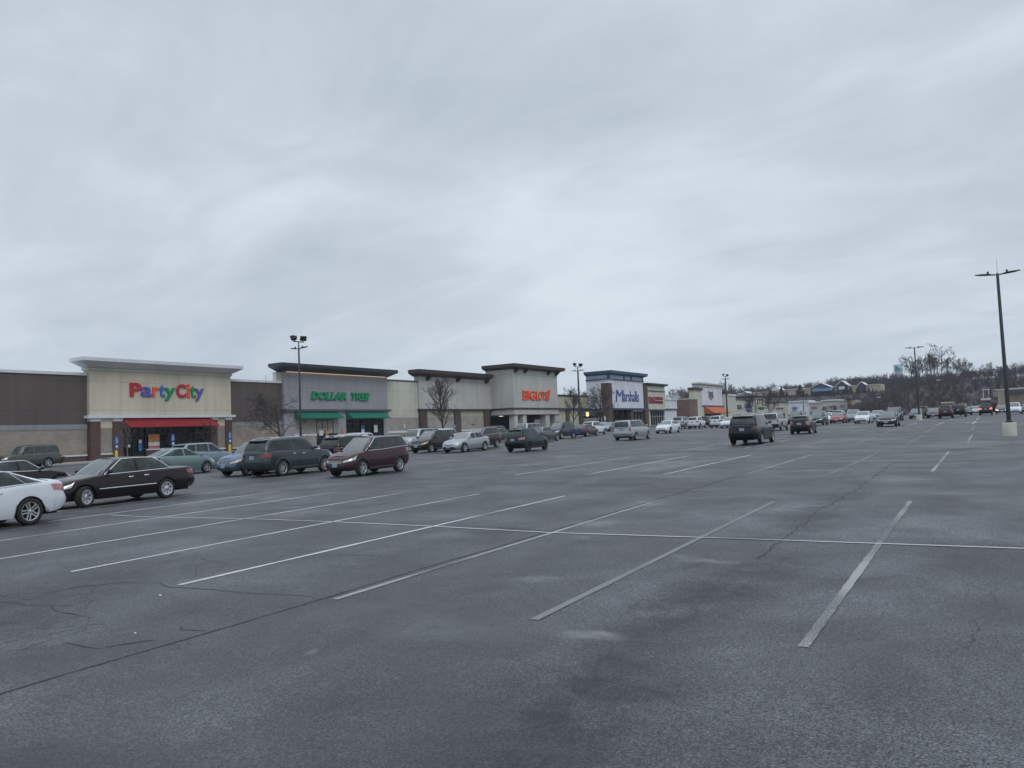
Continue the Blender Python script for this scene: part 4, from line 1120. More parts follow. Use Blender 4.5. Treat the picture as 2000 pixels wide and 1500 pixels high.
# --- menswear shop -----------------------------------------------------------
b = Bld('menswear_store', 'cream shop front with dark red letters between white clothing store and rust wall', 'store', (-72, 182, 1.9))
xp = -70.7
b.p('front_wall', B((FX-8, xp, 174.3, 186.8, 5.95, 11.8)), CREAM2); b.p('cornice', cornice(FX-8, xp+.1, 174.3, 186.8, 11.75, 12.0, 12.35, .7), DBROWN)
b.p('moulding', B((FX-8, xp+.15, 174.3, 187.0, 10.35, 10.62)), DGREY); b.p('band_moulding', B((FX-1, xp+.4, 174.3, 187.2, 5.7, 5.95)), DBROWN)
b.p('pier', B((xp-1, xp, 174.3, 176.3, .8, 5.7)), CREAM2)
glazing(b, xp-.6, 176.3, 186.6, 2.0, 5.6, 7, (4.2,), fm=FRAMEW, name='entrance_door')
b.p('low_wall', B((FX-8, xp-.3, 186.8, 196.2, 6.2, 8.4)), WHITEW); b.p('coping', B((FX-8, xp-.1, 186.8, 196.4, 8.4, 8.6)), WHITE); b.p('lower_wall', B((FX-1, xp-.5, 187.2, 196.1, .8, 5.95)), WHITEW); b.p('band_moulding', B((FX-1, xp-.1, 187.2, 196.3, 5.95, 6.2)), DGREY)
m_ = MB(); letters(m_, 'K&G', xp+.02, 175.7, 179.6, 7.4, 9.1, .15, .04); letters(m_, 'FASHION', xp+.02, 179.9, 185.1, 8.3, 9.1, .12, .02); letters(m_, 'SUPERSTORE', xp+.02, 179.9, 185.1, 7.4, 8.1, .12, .015)
b.p('sign', m_, LDRED); b.p('roof', B((FX-34, FX-8, 174, 208, 5, 8.3)), ROOF)

# --- beauty shop with orange awning -----------------------------------------
b = Bld('beauty_store', 'white beauty store with round grey emblem and orange canvas awning', 'store', (-76, 240, 2.1))
b.p('rear_wall', B((FX-2, FX-.2, 196.2, 222, .8, 8.6)), BRICK3); b.p('rust_wall', B((FX-2.1, -71.9, 209.0, 215.6, .8, 8.9)), BRICK3); b.p('coping', B((FX-2.2, -71.7, 208.8, 215.8, 8.9, 9.2)), TAN); b.p('coping', B((FX-2.15, FX-.05, 196.2, 222, 8.6, 8.85)), TAN)
b.p('front_wall', B((FX-2.2, FX, 230.4, 253.8, 7.6, 13.8)), WHITEW); b.p('cornice', cornice(FX-2.2, FX+.05, 230.4, 253.8, 13.8, 14.2, 14.6, .6), BLW)
b.p('moulding', B((FX-2.2, FX+.15, 230.3, 253.9, 13.3, 13.5)), BLW)
q = b.p('corner_pier', B((FX-.9, FX+.6, 223.5, 230.4, .8, 12.1)), CREAM2); B((FX-1.2, FX+1.0, 223.0, 230.8, 12.1, 12.9)).build('pier_cap', DBROWN, q)
q = b.p('corner_pier', B((FX-1, FX+.6, 253.8, 258.5, .8, 11.6)), CREAM2); B((FX-1.2, FX+1.0, 253.5, 259.0, 11.6, 12.4)).build('pier_cap', DBROWN, q)
b.p('side_block', B((FX-8, FX+.2, 258.5, 268.5, 1, 11.0)), BLW); b.p('coping', B((FX-8.2, FX+.5, 258.5, 268.8, 11.0, 11.6)), WHITE)
b.p('band_moulding', B((FX-1, FX+.3, 230.3, 254, 7.2, 7.6)), DBROWN)
awning(b, FX+.1, 234, 251, 7.3, 5.2, 3.2, ORCAN, 0, 0, .25)
glazing(b, FX-.4, 234, 251, 2.0, 7.1, 8, (4.6,)); b.p('pier', B((FX-1, FX, 230.4, 234, 1, 7.2)), CREAM2); b.p('pier', B((FX-1, FX, 251, 253.8, 1, 7.2)), CREAM2)
m_ = MB(); P = []
for i in range(17):
    a = math.pi * (1 + i / 16); P.append([(FX+x_, 241.2 + r_*math.cos(a)*1.9, 10.9 + r_*math.sin(a)*1.5) for r_, x_ in ((1.0,.02),(1.0,.2),(.84,.2),(.84,.02))])
m_.grid(P, 0, False); m_.box(FX+.02, FX+.2, 239.25, 239.6, 10.9, 12.1); m_.box(FX+.02, FX+.2, 242.8, 243.15, 10.9, 12.1)
letters(m_, 'ULTA', FX+.02, 239.8, 243.6, 10.1, 11.9, .2, .02)
b.p('sign', m_, LGREY)

# --- glyph-like bars for signs too far off to read ---------------------------
def blur_sign(mb, x, y0, y1, z0, z1, seed, side='x', n=None, th=.2):
    r = random.Random(seed); n = n or max(3, int((y1-y0) / (z1-z0) * 1.5)); w = (y1-y0) / n
    for i in range(n):
        a = y0 + i*w; c = a + w*.78
        for q in range(3):
            t = r.random()
            if t < .5: bx = (a + w*.2*r.random(), a + w*.35, z0, z1)
            elif t < .75: bx = (a, c, z0 + (z1-z0)*.38, z0 + (z1-z0)*.6)
            else: bx = (a, c, z1 - (z1-z0)*.25, z1)
            o = .003 * (q + 1)
            if side == 'x': mb.box(x, x+th+o, bx[0], bx[1], bx[2], bx[3])
            else: mb.box(bx[0], bx[1], x-th-o, x, bx[2], bx[3])
b = Bld('shop_row', 'low cream shop row with three small signs beyond the orange awning', 'store', (-76, 285, 2.2))
b.p('wall', B((FX-10, FX, 268.6, 293.5, 1, 9.8)), BLW); b.p('coping', B((FX-10, FX+.4, 268.6, 293.5, 9.8, 10.3)), DGREY); b.p('base', B((FX-1, FX+.2, 268.6, 305, 3.8, 4.3)), DGREY)
b.p('corner_tower', B((FX-10, FX+.8, 293.5, 306, 1, 10.9)), CREAM2); b.p('tower_cap', cornice(FX-10, FX+.85, 293.4, 306.1, 10.9, 11.3, 11.7, .8), DBROWN)
b.p('block_wall', B((FX-1, FX+.9, 294, 305.6, 1, 4.6)), BRICK2)
m_ = MB(); blur_sign(m_, FX+.02, 270.4, 276, 6.4, 8.0, 1); b.p('sign', m_, LGREY)
m_ = MB(); blur_sign(m_, FX+.02, 280.5, 289.5, 6.9, 8.3, 2); blur_sign(m_, FX+.02, 282, 288, 5.6, 6.4, 3); b.p('sign', m_, LNAVY)
m_ = MB(); blur_sign(m_, FX+.82, 294.8, 304.5, 8.2, 10.4, 4); b.p('sign', m_, LDRED)
m_ = MB(); blur_sign(m_, FX+.82, 295.4, 303.8, 6.2, 7.2, 5); b.p('sign', m_, mat('dull_green_letter', (.05,.12,.07), .5))

# --- shop row across the far end of the lot ----------------------------------
def far_shop(name, label, x0, x1, top, wall, cap, y=330, signs=(), dep=14, capov=.5, base=2.0, extra=None):
    b = Bld(name, label, 'store', ((x0+x1)/2, y, base), 'shops across the far end of the lot')
    b.p('wall', B((x0, x1, y, y+dep, base-1, top)), wall); m_ = MB(); m_.box(x0-.1, x1+.1, y-capov, y+dep, top, top+.5); b.p('coping', m_, cap)
    f = MB()
    for i in range(int((x1-x0)/2.2)):
        xa = x0 + .5 + i*2.2; f.box(xa, xa+1.7, y-.06, y+.2, base+.3, base+2.9)
    b.p('shop_window', f, SHOPGL)
    for sx0, sx1, z0, z1, m, sd_ in signs:
        m_ = MB(); blur_sign(m_, y-.02, sx0, sx1, z0, z1, sd_, side='y'); b.p('sign', m_, m)
    return b
far_shop('shop', 'cream far shop half hidden behind the two bare trees at its left end', -82, -71.5, 9.3, CREAM2, DGREY, signs=((-76.5,-73.5,6.4,7.2,LBLACK,11),))
far_shop('shop', 'pale far shop with small violet sign just right of the bare trees', -71.5, -63.6, 9.2, WHITEW, WHITE, signs=((-70.2,-67.6,6.2,7.4,LV,12),))
far_shop('shop', 'pale far shop with one slanted red sign on its front', -63.6, -58.6, 8.4, BLW, WHITE, signs=((-65.2+2.6,-60.0,6.0,7.0,LDRED,13),))
far_shop('shop', 'wide pale far shop with long red letter sign and small green sign', -58.6, -52.3, 9.0, BLW, WHITE, signs=((-58.2,-56.6,6.0,6.9,mat('pale_green_letter', (.04,.16,.12), .5),14),(-56.0,-52.8,5.9,7.0,LDRED,15)))
far_shop('shop', 'far shop with parapet step and dark square sign beside the tan tower', -52.3, -49.4, 8.8, BLW, WHITE, signs=((-51.6,-50.4,5.9,7.0,LBLACK,16),))
b = far_shop('shop', 'tan far corner shop with brown cap and one red box sign', -49.4, -45.7, 9.0, TAN, DBROWN, y=328, signs=())
b.p('sign', B((-47.2,-46.0,327.8,327.98,5.7,6.9)), LR); b.p('brick_pier', B((-48.6,-47.6,327.6,328,1,8.9)), BRICK2)
far_shop('shop', 'lowest far shop at right end of row with dark eaves', -45.7, -42.6, 7.0, BLW, DGREY, signs=((-43.6,-42.8,4.6,5.8,LBLACK,18),))
# ------------------------------------------------------------------ hill behind the lot
def hill(x, y):
    l = 12.2 * sm(345, 428, y) + 6 * sm(470, 600, y); r = 15.2 * sm(238, 385, y) + 1.5 * sm(385, 420, y)
    t = sm(-50, -22, x)
    n = .5*math.sin(x*.11+1.3)*math.sin(y*.09) + .9*math.sin(x*.031+2)*math.sin(y*.027+.5)
    return 1.2 + l*(1-t) + r*t + n * sm(250, 330, y)
xs = [-700,-500] + list(range(-400, 221, 5)) + [300, 450, 700]; ys = list(range(238, 640, 5)) + [700, 900, 1400]
ny = len(ys)
V_ = [(x, y, hill(x, y) + random.uniform(-.25, .25)) for x in xs for y in ys]
SOIL = mat('leaf_litter_slope', (.05,.042,.045), .95, var=.4, vscale=.25, bump=.6, bscale=1.2)
me = bpy.data.meshes.new('hill'); me.from_pydata(V_, [], [(i*ny+j, (i+1)*ny+j, (i+1)*ny+j+1, i*ny+j+1) for i in range(len(xs)-1) for j in range(ny-1)])
me.materials.append(SOIL); me.polygons.foreach_set('use_smooth', [True]*len(me.polygons)); link('hill', me, kind='structure')

# ------------------------------------------------------------------ bare trees
BARK = mat('bark', (.055,.045,.042), .9, var=.35, vscale=4); TWIG = mat('twigs', (.058,.045,.043), .9, var=.3, vscale=2); BARKG = mat('pale_bark', (.13,.125,.12), .9, var=.25, vscale=4)
def branches(seed, H, spread=.45, trunk=.3, r0=.11, levels=5, up=.25, nsub=(7,5,4,4), lean=0., twig=.012, curve=.25, ls=1., ld=1.):
    """list of (level, p0, p1, r0, r1)"""
    rnd = random.Random(seed); out = []
    def grow(p, d, ln, r, lv):
        n = 4 if lv < 2 else 3
        pts = [p]; rs = [r]; dd = d.copy()
        for i in range(n):
            dd = (dd + Vector((rnd.gauss(0, curve), rnd.gauss(0, curve), rnd.gauss(0, curve) + up*.35)) * (.5 if lv else .16)).normalized()
            q = pts[-1] + dd * (ln / n); rr = max(twig, r * (1 - .62*(i+1)/n))
            out.append((lv, pts[-1], q, rs[-1], rr)); pts.append(q); rs.append(rr)
        if lv + 1 >= levels: return
        k = nsub[min(lv, len(nsub)-1)]
        for i in range(k):
            t = (trunk + (1-trunk)*(i+.6*rnd.random())/k) if lv == 0 else (.2 + .8*(i+rnd.random())/k)
            t = min(.98, t); f = t*n; a = min(n-1, int(f)); pp = pts[a].lerp(pts[a+1], f-a); r_ = rs[a] + (rs[a+1]-rs[a])*(f-a)
            ax = (pts[a+1]-pts[a]).normalized(); o = ax.orthogonal().normalized(); o.rotate(Matrix.Rotation(rnd.random()*6.283 + i*2.4, 3, ax))
            sp = spread * rnd.uniform(.7, 1.3)
            nd = (ax*math.cos(sp*1.6) + o*math.sin(sp*1.6) + Vector((0,0,up))).normalized()
            l2 = (ls if lv == 0 else ld) * ln * (rnd.uniform(.42, .62) if lv else rnd.uniform(.45, .68)) * (1.15 - .55*t if lv == 0 else 1 - .35*t)
            grow(pp, nd, l2, max(twig, r_*.62), lv+1)
    grow(Vector((0,0,0)), Vector((lean,0,1)).normalized(), H*.78, r0, 0)
    return out
def tree_meshes(segs, nm, n=5, split=1):
    a, c = MB(), MB()
    for lv, p0, p1, r0, r1 in segs: (a if lv < split else c).tube(p0, p1, r0, r1, n if lv < 2 else 3, caps=False)
    return a.mesh('trunk', 0), c.mesh('crown', 0)
def tree(name, label, loc, ms, rz=0, sc=1, group=None, bark=None, twig=None, cat='tree', pit=None):
    t = thing(name, label, cat, loc, rz, group); t.scale = (sc,)*3
    for nm, me in zip(('trunk', 'crown'), ms):
        o = link(nm, me, t)
        if not me.materials: me.materials.append(bark if nm == 'trunk' else twig)
    return t
def shop_tree(label, x, y, **kw):
    sg = branches(**kw); bark = kw.pop('bark', BARK)
    return tree('bare_tree', label, (x, y, gh(x, y) + .1), tree_meshes(sg, label), bark=BARK, twig=TWIG, group='bare trees planted in front of the shops')
shop_tree('wide spreading bare tree in front of the brown wall beside the grey discount store', -68, 59.6, seed=5, H=6.8, spread=.68, trunk=.16, r0=.16, levels=5, up=.10, nsub=(9,6,5,3), twig=.013, lean=-.02, ls=1.3, ld=1.22)
shop_tree('tall upright bare tree in front of the brick piers of the closeout store', -70, 92.2, seed=11, H=9.0, spread=.42, trunk=.22, r0=.15, levels=5, up=.30, nsub=(19,6,4,3), twig=.013, ls=.85, ld=1.2)
shop_tree('slim bare tree beside the lamp post right of the big orange letters', -66, 126.7, seed=21, H=7.8, spread=.42, trunk=.25, r0=.14, levels=5, up=.28, nsub=(14,6,4,3), twig=.014, ld=1.15)
shop_tree('dense dark bare tree in front of the tall white clothing store pier', -64.5, 135.0, seed=31, H=8.2, spread=.55, trunk=.2, r0=.17, levels=5, up=.2, nsub=(12,7,4,3), twig=.016, ls=1.1, ld=1.15)
sg = branches(seed=41, H=3.6, spread=.40, trunk=.28, r0=.07, levels=4, up=.22, nsub=(8,6,5), twig=.012)
tree('bare_sapling', 'small pale bare tree in front of the party store doors', (-72.2, 44.0, gh(-72, 44)+.14), tree_meshes(sg, 's1'), bark=BARKG, twig=BARKG)
sg = branches(seed=43, H=3.4, spread=.45, trunk=.3, r0=.06, levels=4, up=.2, nsub=(8,6,4), twig=.012)
tree('bare_sapling', 'small dark bare tree at the right end of the red metal awning', (-72.2, 53.0, gh(-72, 53)+.14), tree_meshes(sg, 's2'), bark=BARK, twig=TWIG)
for i, (x, y, H, lb) in enumerate([(-62, 236, 8.5, 'dark bare tree left of a pair in front of the far shop row'), (-58.5, 243, 9.5, 'denser purple brown bare tree right of a pair in front of the far shop row')]):
    sg = branches(seed=51+i, H=H, spread=.5, trunk=.2, r0=.16, levels=5, up=.2, nsub=(11,6,4,3), twig=.026, ld=1.15)
    tree('bare_tree', lb, (x, y, gh(x, y)), tree_meshes(sg, 'f'), bark=BARK, twig=TWIG, group='bare trees before the far shop row')
for i, (x, lb) in enumerate([(-66.5,'thin small tree under the slanted red sign of the far shops'),(-55.5,'thin small tree under the long red letter sign of the far shops'),(-51.6,'thin small tree beside the tan tower of the far shops')]):
    sg = branches(seed=61+i, H=4.6, spread=.5, trunk=.25, r0=.09, levels=4, up=.2, nsub=(9,6,5), twig=.03)
    tree('bare_tree', lb, (x, 318, 2.0), tree_meshes(sg, 'g'), bark=BARKG, twig=TWIG, group='small trees along the far shops')

# skyline trees on the hill, each its own thing
VAR = [tree_meshes(branches(seed=s_, H=h_, spread=sp_, trunk=tr_, r0=.2, levels=5, up=.2, nsub=(9,5,4,3), twig=.032, ld=1.15), 'v', 4) for s_, h_, sp_, tr_ in ((101,12,.42,.35),(102,12,.5,.3),(103,12,.36,.4),(104,12,.55,.25),(105,12,.45,.45))]
def hill_tree(x, y, H, rz, v, label, group):
    return tree('bare_tree', label, (x, y, hill(x, y) - .3), VAR[v], rz, H/12, group, BARK, TWIG)
rnd = random.Random(12)
sky_r = [(-35.0,395,13.5),(-32.4,402,10),(-29.5,398,10.5),(-27.6,392,13),(-26.2,404,11.5),(-24.4,396,12),(-22.8,400,11),(-18.6,400,9.5),(-16.5,396,8.5),(-14.6,402,8),(-12.6,398,9.5),(-10.9,394,9),(-9.2,400,7.5),(-33.4,396,9),(-30.8,394,8)]
for i, (x, y, H) in enumerate(sky_r): hill_tree(x*.885, y, H+1.2, rnd.random()*6.28, i % 5, 'bare tree on the wooded ridge right of the pale water tower', 'bare trees on the right ridge')
sgb = branches(seed=77, H=19, spread=.62, trunk=.35, r0=.28, levels=5, up=.12, nsub=(7,4,4,3), twig=.05)
tree('bare_tree', 'tallest open crowned bare tree standing above the wooded ridge', (-18.6, 396, hill(-18.6, 396)-.3), tree_meshes(sgb, 'tall', 4), bark=BARK, twig=TWIG)
for i in range(46):
    x = -158 + 118*i/45 + rnd.uniform(-1.2, 1.2); y = rnd.uniform(478, 520)
    hill_tree(x, y, rnd.uniform(7.5, 11.5), rnd.random()*6.28, i % 5, 'bare tree on the hilltop behind the upper shopping plaza', 'bare trees behind the upper plaza')
for i in range(18):
    x = -236 + 46*i/17 + rnd.uniform(-1, 1); y = rnd.uniform(440, 470); hill_tree(x, y, rnd.uniform(9, 14), rnd.random()*6.28, i % 5, 'bare tree rising behind the low wall between the closeout and clothing stores', 'bare trees behind the low connecting wall')
for i in range(16):
    x = -160 + 36*i/15 + rnd.uniform(-1, 1); y = rnd.uniform(415, 440); hill_tree(x, y, rnd.uniform(7, 11), rnd.random()*6.28, i % 5, 'bare tree rising behind the rust wall and the beauty store', 'bare trees behind the beauty store')
for i in range(12):
    x = -6 + 34*i/11 + rnd.uniform(-.8, .8); hill_tree(x, rnd.uniform(390, 420), rnd.uniform(4.5, 7.5), rnd.random()*6.28, i % 5, 'bare tree on the ridge crossed by the nearest tall lamp post', 'bare trees at the far right of the ridge')

# the wood that covers the slope: nobody could count it
def wood(name, label, spots, kinds, m):
    A = []
    for s_ in kinds:
        mb_ = MB()
        for lv, p0, p1, r0, r1 in branches(**s_): mb_.tube(p0, p1, r0, r1, 3, caps=False)
        A.append((np.array(mb_.v), np.array([f for f in mb_.f if len(f) == 4])))
    vs, fs, o = [], [], 0
    for x, y, z, H, a in spots:
        v, f = A[rnd.randrange(len(A))]; c, s_ = math.cos(a), math.sin(a); k = H/10
        w = np.stack([(v[:,0]*c - v[:,1]*s_)*k + x, (v[:,0]*s_ + v[:,1]*c)*k + y, v[:,2]*k + z], 1)
        vs.append(w); fs.append(f + o); o += len(v)
    vs = np.concatenate(vs); fs = np.concatenate(fs)
    me = bpy.data.meshes.new(name); me.vertices.add(len(vs)); me.vertices.foreach_set('co', vs.ravel())
    me.loops.add(len(fs)*4); me.loops.foreach_set('vertex_index', fs.ravel().astype(np.int32))
    me.polygons.add(len(fs)); me.polygons.foreach_set('loop_start', np.arange(0, len(fs)*4, 4, dtype=np.int32)); me.polygons.foreach_set('loop_total', np.full(len(fs), 4, dtype=np.int32))
    me.update(); me.validate(); me.materials.append(m)
    return link(name, me, kind='stuff', label=label)
K = [dict(seed=s_, H=10, spread=sp_, trunk=.25, r0=.16, levels=4, up=.2, nsub=(8,4,3), twig=.055) for s_, sp_ in ((201,.45),(202,.55),(203,.38),(204,.5))]
WOODM = mat('wood_twigs', (.07,.063,.068), .95, var=.3, vscale=.06)
sp = []
for _ in range(1500):
    x = rnd.uniform(-62, 75); y = 252 + 150*rnd.random()**.8
    if x < -44 and y < 350: continue
    if -6 < x and y < 310 and rnd.random() < .75: continue
    sp.append((x, y, hill(x, y) - .3, rnd.uniform(3.2, 5.6), rnd.random()*6.28))
for _ in range(520):
    x = rnd.uniform(-165, -38); y = rnd.uniform(490, 560); sp.append((x, y, hill(x, y) - .3, rnd.uniform(6.5, 10), rnd.random()*6.28))
for _ in range(230):
    x = rnd.uniform(-92, -46); y = rnd.uniform(485, 545); sp.append((x, y, hill(x, y) - .3, rnd.uniform(8.5, 12.5), rnd.random()*6.28))
for _ in range(220):
    x = rnd.uniform(-340, -125); y = rnd.uniform(420, 500); sp.append((x, y, hill(x, y) - .3, rnd.uniform(6, 10), rnd.random()*6.28))
wood('bare_woodland', 'bare brown woodland covering the hill', sp, K, WOODM)
K2 = [dict(seed=s_, H=10, spread=.7, trunk=.02, r0=.12, levels=4, up=.1, nsub=(12,4,3), twig=.10) for s_ in (211,212,213)]
sp = []
for _ in range(2300):
    x = rnd.uniform(-145, -10); y = rnd.uniform(335, 432); sp.append((x, y, hill(x, y) - .2, rnd.uniform(.8, 2.2), rnd.random()*6.28))
for _ in range(1300):
    x = rnd.uniform(-46, 70); y = rnd.uniform(243, 330); sp.append((x, y, hill(x, y) - .2, rnd.uniform(1, 2.6), rnd.random()*6.28))
wood('undergrowth', 'reddish brown brush on the slope', sp, K2, mat('brush_twigs', (.066,.049,.053), .95, var=.35, vscale=.05))

# leafy clumps for evergreens and shrubs
def leaf_cloud(seed, n, fn, size):
    r = np.random.RandomState(seed); vs, fs = [], []
    for i in range(n):
        p = fn(r); a = r.normal(size=3); a /= np.linalg.norm(a); b = np.cross(a, r.normal(size=3)); b /= np.linalg.norm(b); s_ = size * r.uniform(.6, 1.4)
        vs += [p - a*s_, p + b*s_*.6, p + a*s_, p - b*s_*.6]; fs.append((4*i, 4*i+1, 4*i+2, 4*i+3))
    m = MB(); m.add([tuple(v) for v in vs], fs); return m
def cone_fn(H, Rr):
    def fn(r):
        t = r.rand() ** 1.6; z = .06*H + t * H * .94; k = 1 + .25*math.sin(t*26); rad = Rr * (1 - t) * k * math.sqrt(r.uniform(.25, 1)); a = r.rand()*6.283
        return np.array([rad*math.cos(a), rad*math.sin(a), z - .12*rad])
    return fn
def ell_fn(a, b, c, k=6, seed=0):
    rr = np.random.RandomState(seed); cs = [(rr.uniform(-.6,.6)*a, rr.uniform(-.6,.6)*b, c*rr.uniform(.4,.8), rr.uniform(.35,.6)) for _ in range(k)]
    def fn(r):
        x, y, z, s_ = cs[r.randint(k)]; d = r.normal(size=3); d /= np.linalg.norm(d); d *= r.uniform(.6, 1)
        return np.array([x + d[0]*a*s_, y + d[1]*b*s_, max(.03, z + d[2]*c*s_)])
    return fn
CONIF = mat('conifer_needles', (.022,.036,.026), .9, var=.5, vscale=.6); CONIF2 = mat('yellow_green_needles', (.05,.058,.03), .9, var=.5, vscale=.6)
SHRUBM = mat('winter_shrub_leaves', (.06,.035,.033), .9, var=.5, vscale=1.5)
EV = [(leaf_cloud(i+1, 520, cone_fn(6, 1.9), .34).mesh('crown', 0), (lambda m: (m.tube((0,0,0),(0,0,5.2),.16,.04,6), m.mesh('trunk', 0))[1])(MB())) for i in range(3)]
for c_, t_ in EV: c_.materials.append(CONIF); t_.materials.append(BARK)
def evergreen(x, y, z, H, label, group, wid=1., v=0):
    t = thing('evergreen_tree', label, 'tree', (x, y, z), rnd.random()*6.28, group); k = H/6; t.scale = (k*wid, k*wid, k)
    link('crown', EV[v][0], t); link('trunk', EV[v][1], t); return t
for i in range(34):
    x = -106 + 56*i/33 + rnd.uniform(-.7, .7); y = 436 + rnd.uniform(-5, 2)
    evergreen(x, y, hill(x, y) - .3, rnd.uniform(2.6, 4.6), 'dark evergreen in the row below the upper shopping plaza', 'evergreens below the upper plaza', 1.25, i % 3)
for x, y, H, lb in ((-97.2,433,6.4,'tall dark evergreen left of the blue awning on the hill'),(-103.2,434,5.4,'broad dark evergreen under the white gable on the hill'),(-87.2,432,7.6,'tallest evergreen with reddish trunk beside the wide blue awning'),(-64.5,434,5.4,'dark evergreen beside the small dark gable on the hill')):
    evergreen(x, y, hill(x, y) - .3, H, lb, None, 1.5, int(H*10) % 3)
for i in range(13):
    x = -11.5 + 16*i/12; evergreen(x, 204 + rnd.uniform(-2, 2), 1.9, rnd.uniform(1.2, 1.9), 'low evergreen shrub in the hedge at the far end of the lot', 'hedge shrubs at the far end of the lot', 1.9, i % 3)
for i, (x, y, z) in enumerate(((5.2,392,0),(4.2,398,0),(6.2,396,0))): evergreen(x, y, hill(x, y)-.3, (7.5,6.2,6.6)[i], 'dark conifer on the ridge just left of the nearest lamp post', 'conifers on the ridge', .9, i)
SH = [leaf_cloud(20+i, 700, ell_fn(1.0,1.2,1.0,7,i), .085).mesh('shrub', 0) for i in range(3)]
for m_ in SH: m_.materials.append(SHRUBM)
for i, (x, y, s_, lb) in enumerate([(-72.5,35.2,1.2,'dark shrub behind the grey green suv at far left'),(-72.6,37.2,1.0,'low dark shrub between suv windscreen and block wall'),
    (-70.5,60.2,1.0,'shrub right of the blue disabled parking sign by brown wall'),(-70.5,62.4,1.15,'shrub at the foot of the wide spreading bare tree'),(-70.4,64.3,1.0,'shrub between spreading tree and grey store corner'),
    (-70.4,69.6,1.15,'shrub below the left green awning beside lamp post'),(-70.4,71.6,1.2,'reddish shrub left of the grey store entrance door')]):
    thing('shrub', lb, 'shrub', (x, y, gh(x, y) + .1), i, 'shrubs along the shop fronts', data=SH[i % 3]).scale = (s_*1.0, s_, s_*.95)

# ------------------------------------------------------------------ buildings on the hill
BLUEM = mat('blue_metal_roof', (.04,.08,.19), .45, var=.15); UPW = stucco('upper_plaza_wall', (.42,.375,.30)); NAVYD = mat('dark_navy_gable', (.035,.035,.06), .6, var=.15)
zb = 12.2
b = Bld('upper_plaza', 'long tan shopping plaza on the hill with navy gables and blue awnings', 'building', (-90, 450, zb), None)
b.p('wall', B((-126,-106,450,470,zb-1,18.3),(-106,-78,450.5,470,zb-1,18.9),(-78,-50,451,470,zb-1,18.9)), UPW)
b.p('roof_edge', B((-126.2,-106,449.6,470,18.3,18.6),(-106,-78,450.1,470,18.9,19.25),(-78,-49.8,450.6,470,18.9,19.2)), WHITE)
def gable(x0, x1, z0, z1, zbm, m, y=448.5, trim=.28):
    xm = (x0+x1)/2; g_ = MB(); g_.add([(x0,y,zbm),(x1,y,zbm),(x1,y,z0),(xm,y,z1),(x0,y,z0)] + [(x0,y+14,zbm),(x1,y+14,zbm),(x1,y+14,z0),(xm,y+14,z1),(x0,y+14,z0)], [(0,1,2,3,4),(9,8,7,6,5),(0,5,6,1),(1,6,7,2),(2,7,8,3),(3,8,9,4),(4,9,5,0)])
    q = b.p('gable', g_, m); t_ = MB()
    for xa, za, xb_, zb_ in ((x0-.5,z0-.3,xm,z1),(xm,z1,x1+.5,z0-.3)):
        t_.add([(xa,y-.4,za),(xb_,y-.4,zb_),(xb_,y-.4,zb_+trim*1.3),(xa,y-.4,za+trim*1.3),(xa,y+13.6,za),(xb_,y+13.6,zb_),(xb_,y+13.6,zb_+trim*1.3),(xa,y+13.6,za+trim*1.3)], [(0,1,2,3),(3,2,6,7),(0,4,5,1),(4,7,6,5)])
    t_.build('gable_trim', WHITE, q); return q
gable(-84.5, -74.8, 19.2, 21.4, zb, NAVYD); gable(-71.4, -66.2, 19.6, 21.9, zb, NAVYD); gable(-60.8, -57.2, 19.0, 20.6, zb, NAVYD)
gable(-107.6, -101.8, 19.3, 20.9, 18.6, WHITE, 452); gable(-124.6, -117.8, 17.2, 19.2, zb, UPW)
for x0, x1, zt, zl in ((-123.5,-116.5,17.4,16.2),(-83.6,-73.2,19.0,17.0)):
    m_ = MB(); m_.prismx([(448.6, zt), (444.5, zl), (444.5, zl-.3), (448.6, zl-.3)], x0, x1); b.p('awning', m_, BLUEM)
b.p('sign', B((-70.3,-67.3,448.1,448.3,17.3,18.9)), mat('pale_blue_sign', (.5,.62,.72), .5))
rl = MB()
for i in range(30): rl.box(-78+i*1.0, -77.9+i*1.0, 439.9, 440, zb-.5, zb+1.1)
rl.box(-78, -48, 439.88, 440.02, zb+1.0, zb+1.12)
t = thing('railing', 'dark railing along the edge of the upper shopping plaza', 'railing', (-63, 440, zb)); o = rl.build('rail', FRAME, t); o.location = -Vector((-63, 440, zb))

t = thing('water_tower', 'pale blue green water tower with wider tank rising behind the ridge', 'water tower', (-54.4, 600, 19))
WT = mat('water_tower_paint', (.36,.50,.52), .5, var=.08, vscale=.3); WTD = mat('water_tower_emblem', (.06,.20,.22), .5)
m_ = MB(); m_.lathe([(2.55,-6),(2.5,13.6)], 24); m_.build('shaft', WT, t)
m_ = MB(); m_.lathe([(2.5,13.4),(2.95,14.2),(3.0,15),(3.0,18.0),(2.85,18.6),(0,19)], 24); m_.build('tank', WT, t)
m_ = MB()
for a0, a1, z0, z1 in ((-2.2,-1.5,14.5,17.2),(-1.35,-1.0,14.5,16.0),(-1.95,-1.2,14.6,15.3)):
    m_.grid([[(3.02*math.cos(a0+(a1-a0)*i/6), 3.02*math.sin(a0+(a1-a0)*i/6), z) for z in (z0, z1)] for i in range(7)], 0, False)
m_.build('emblem', WTD, t)

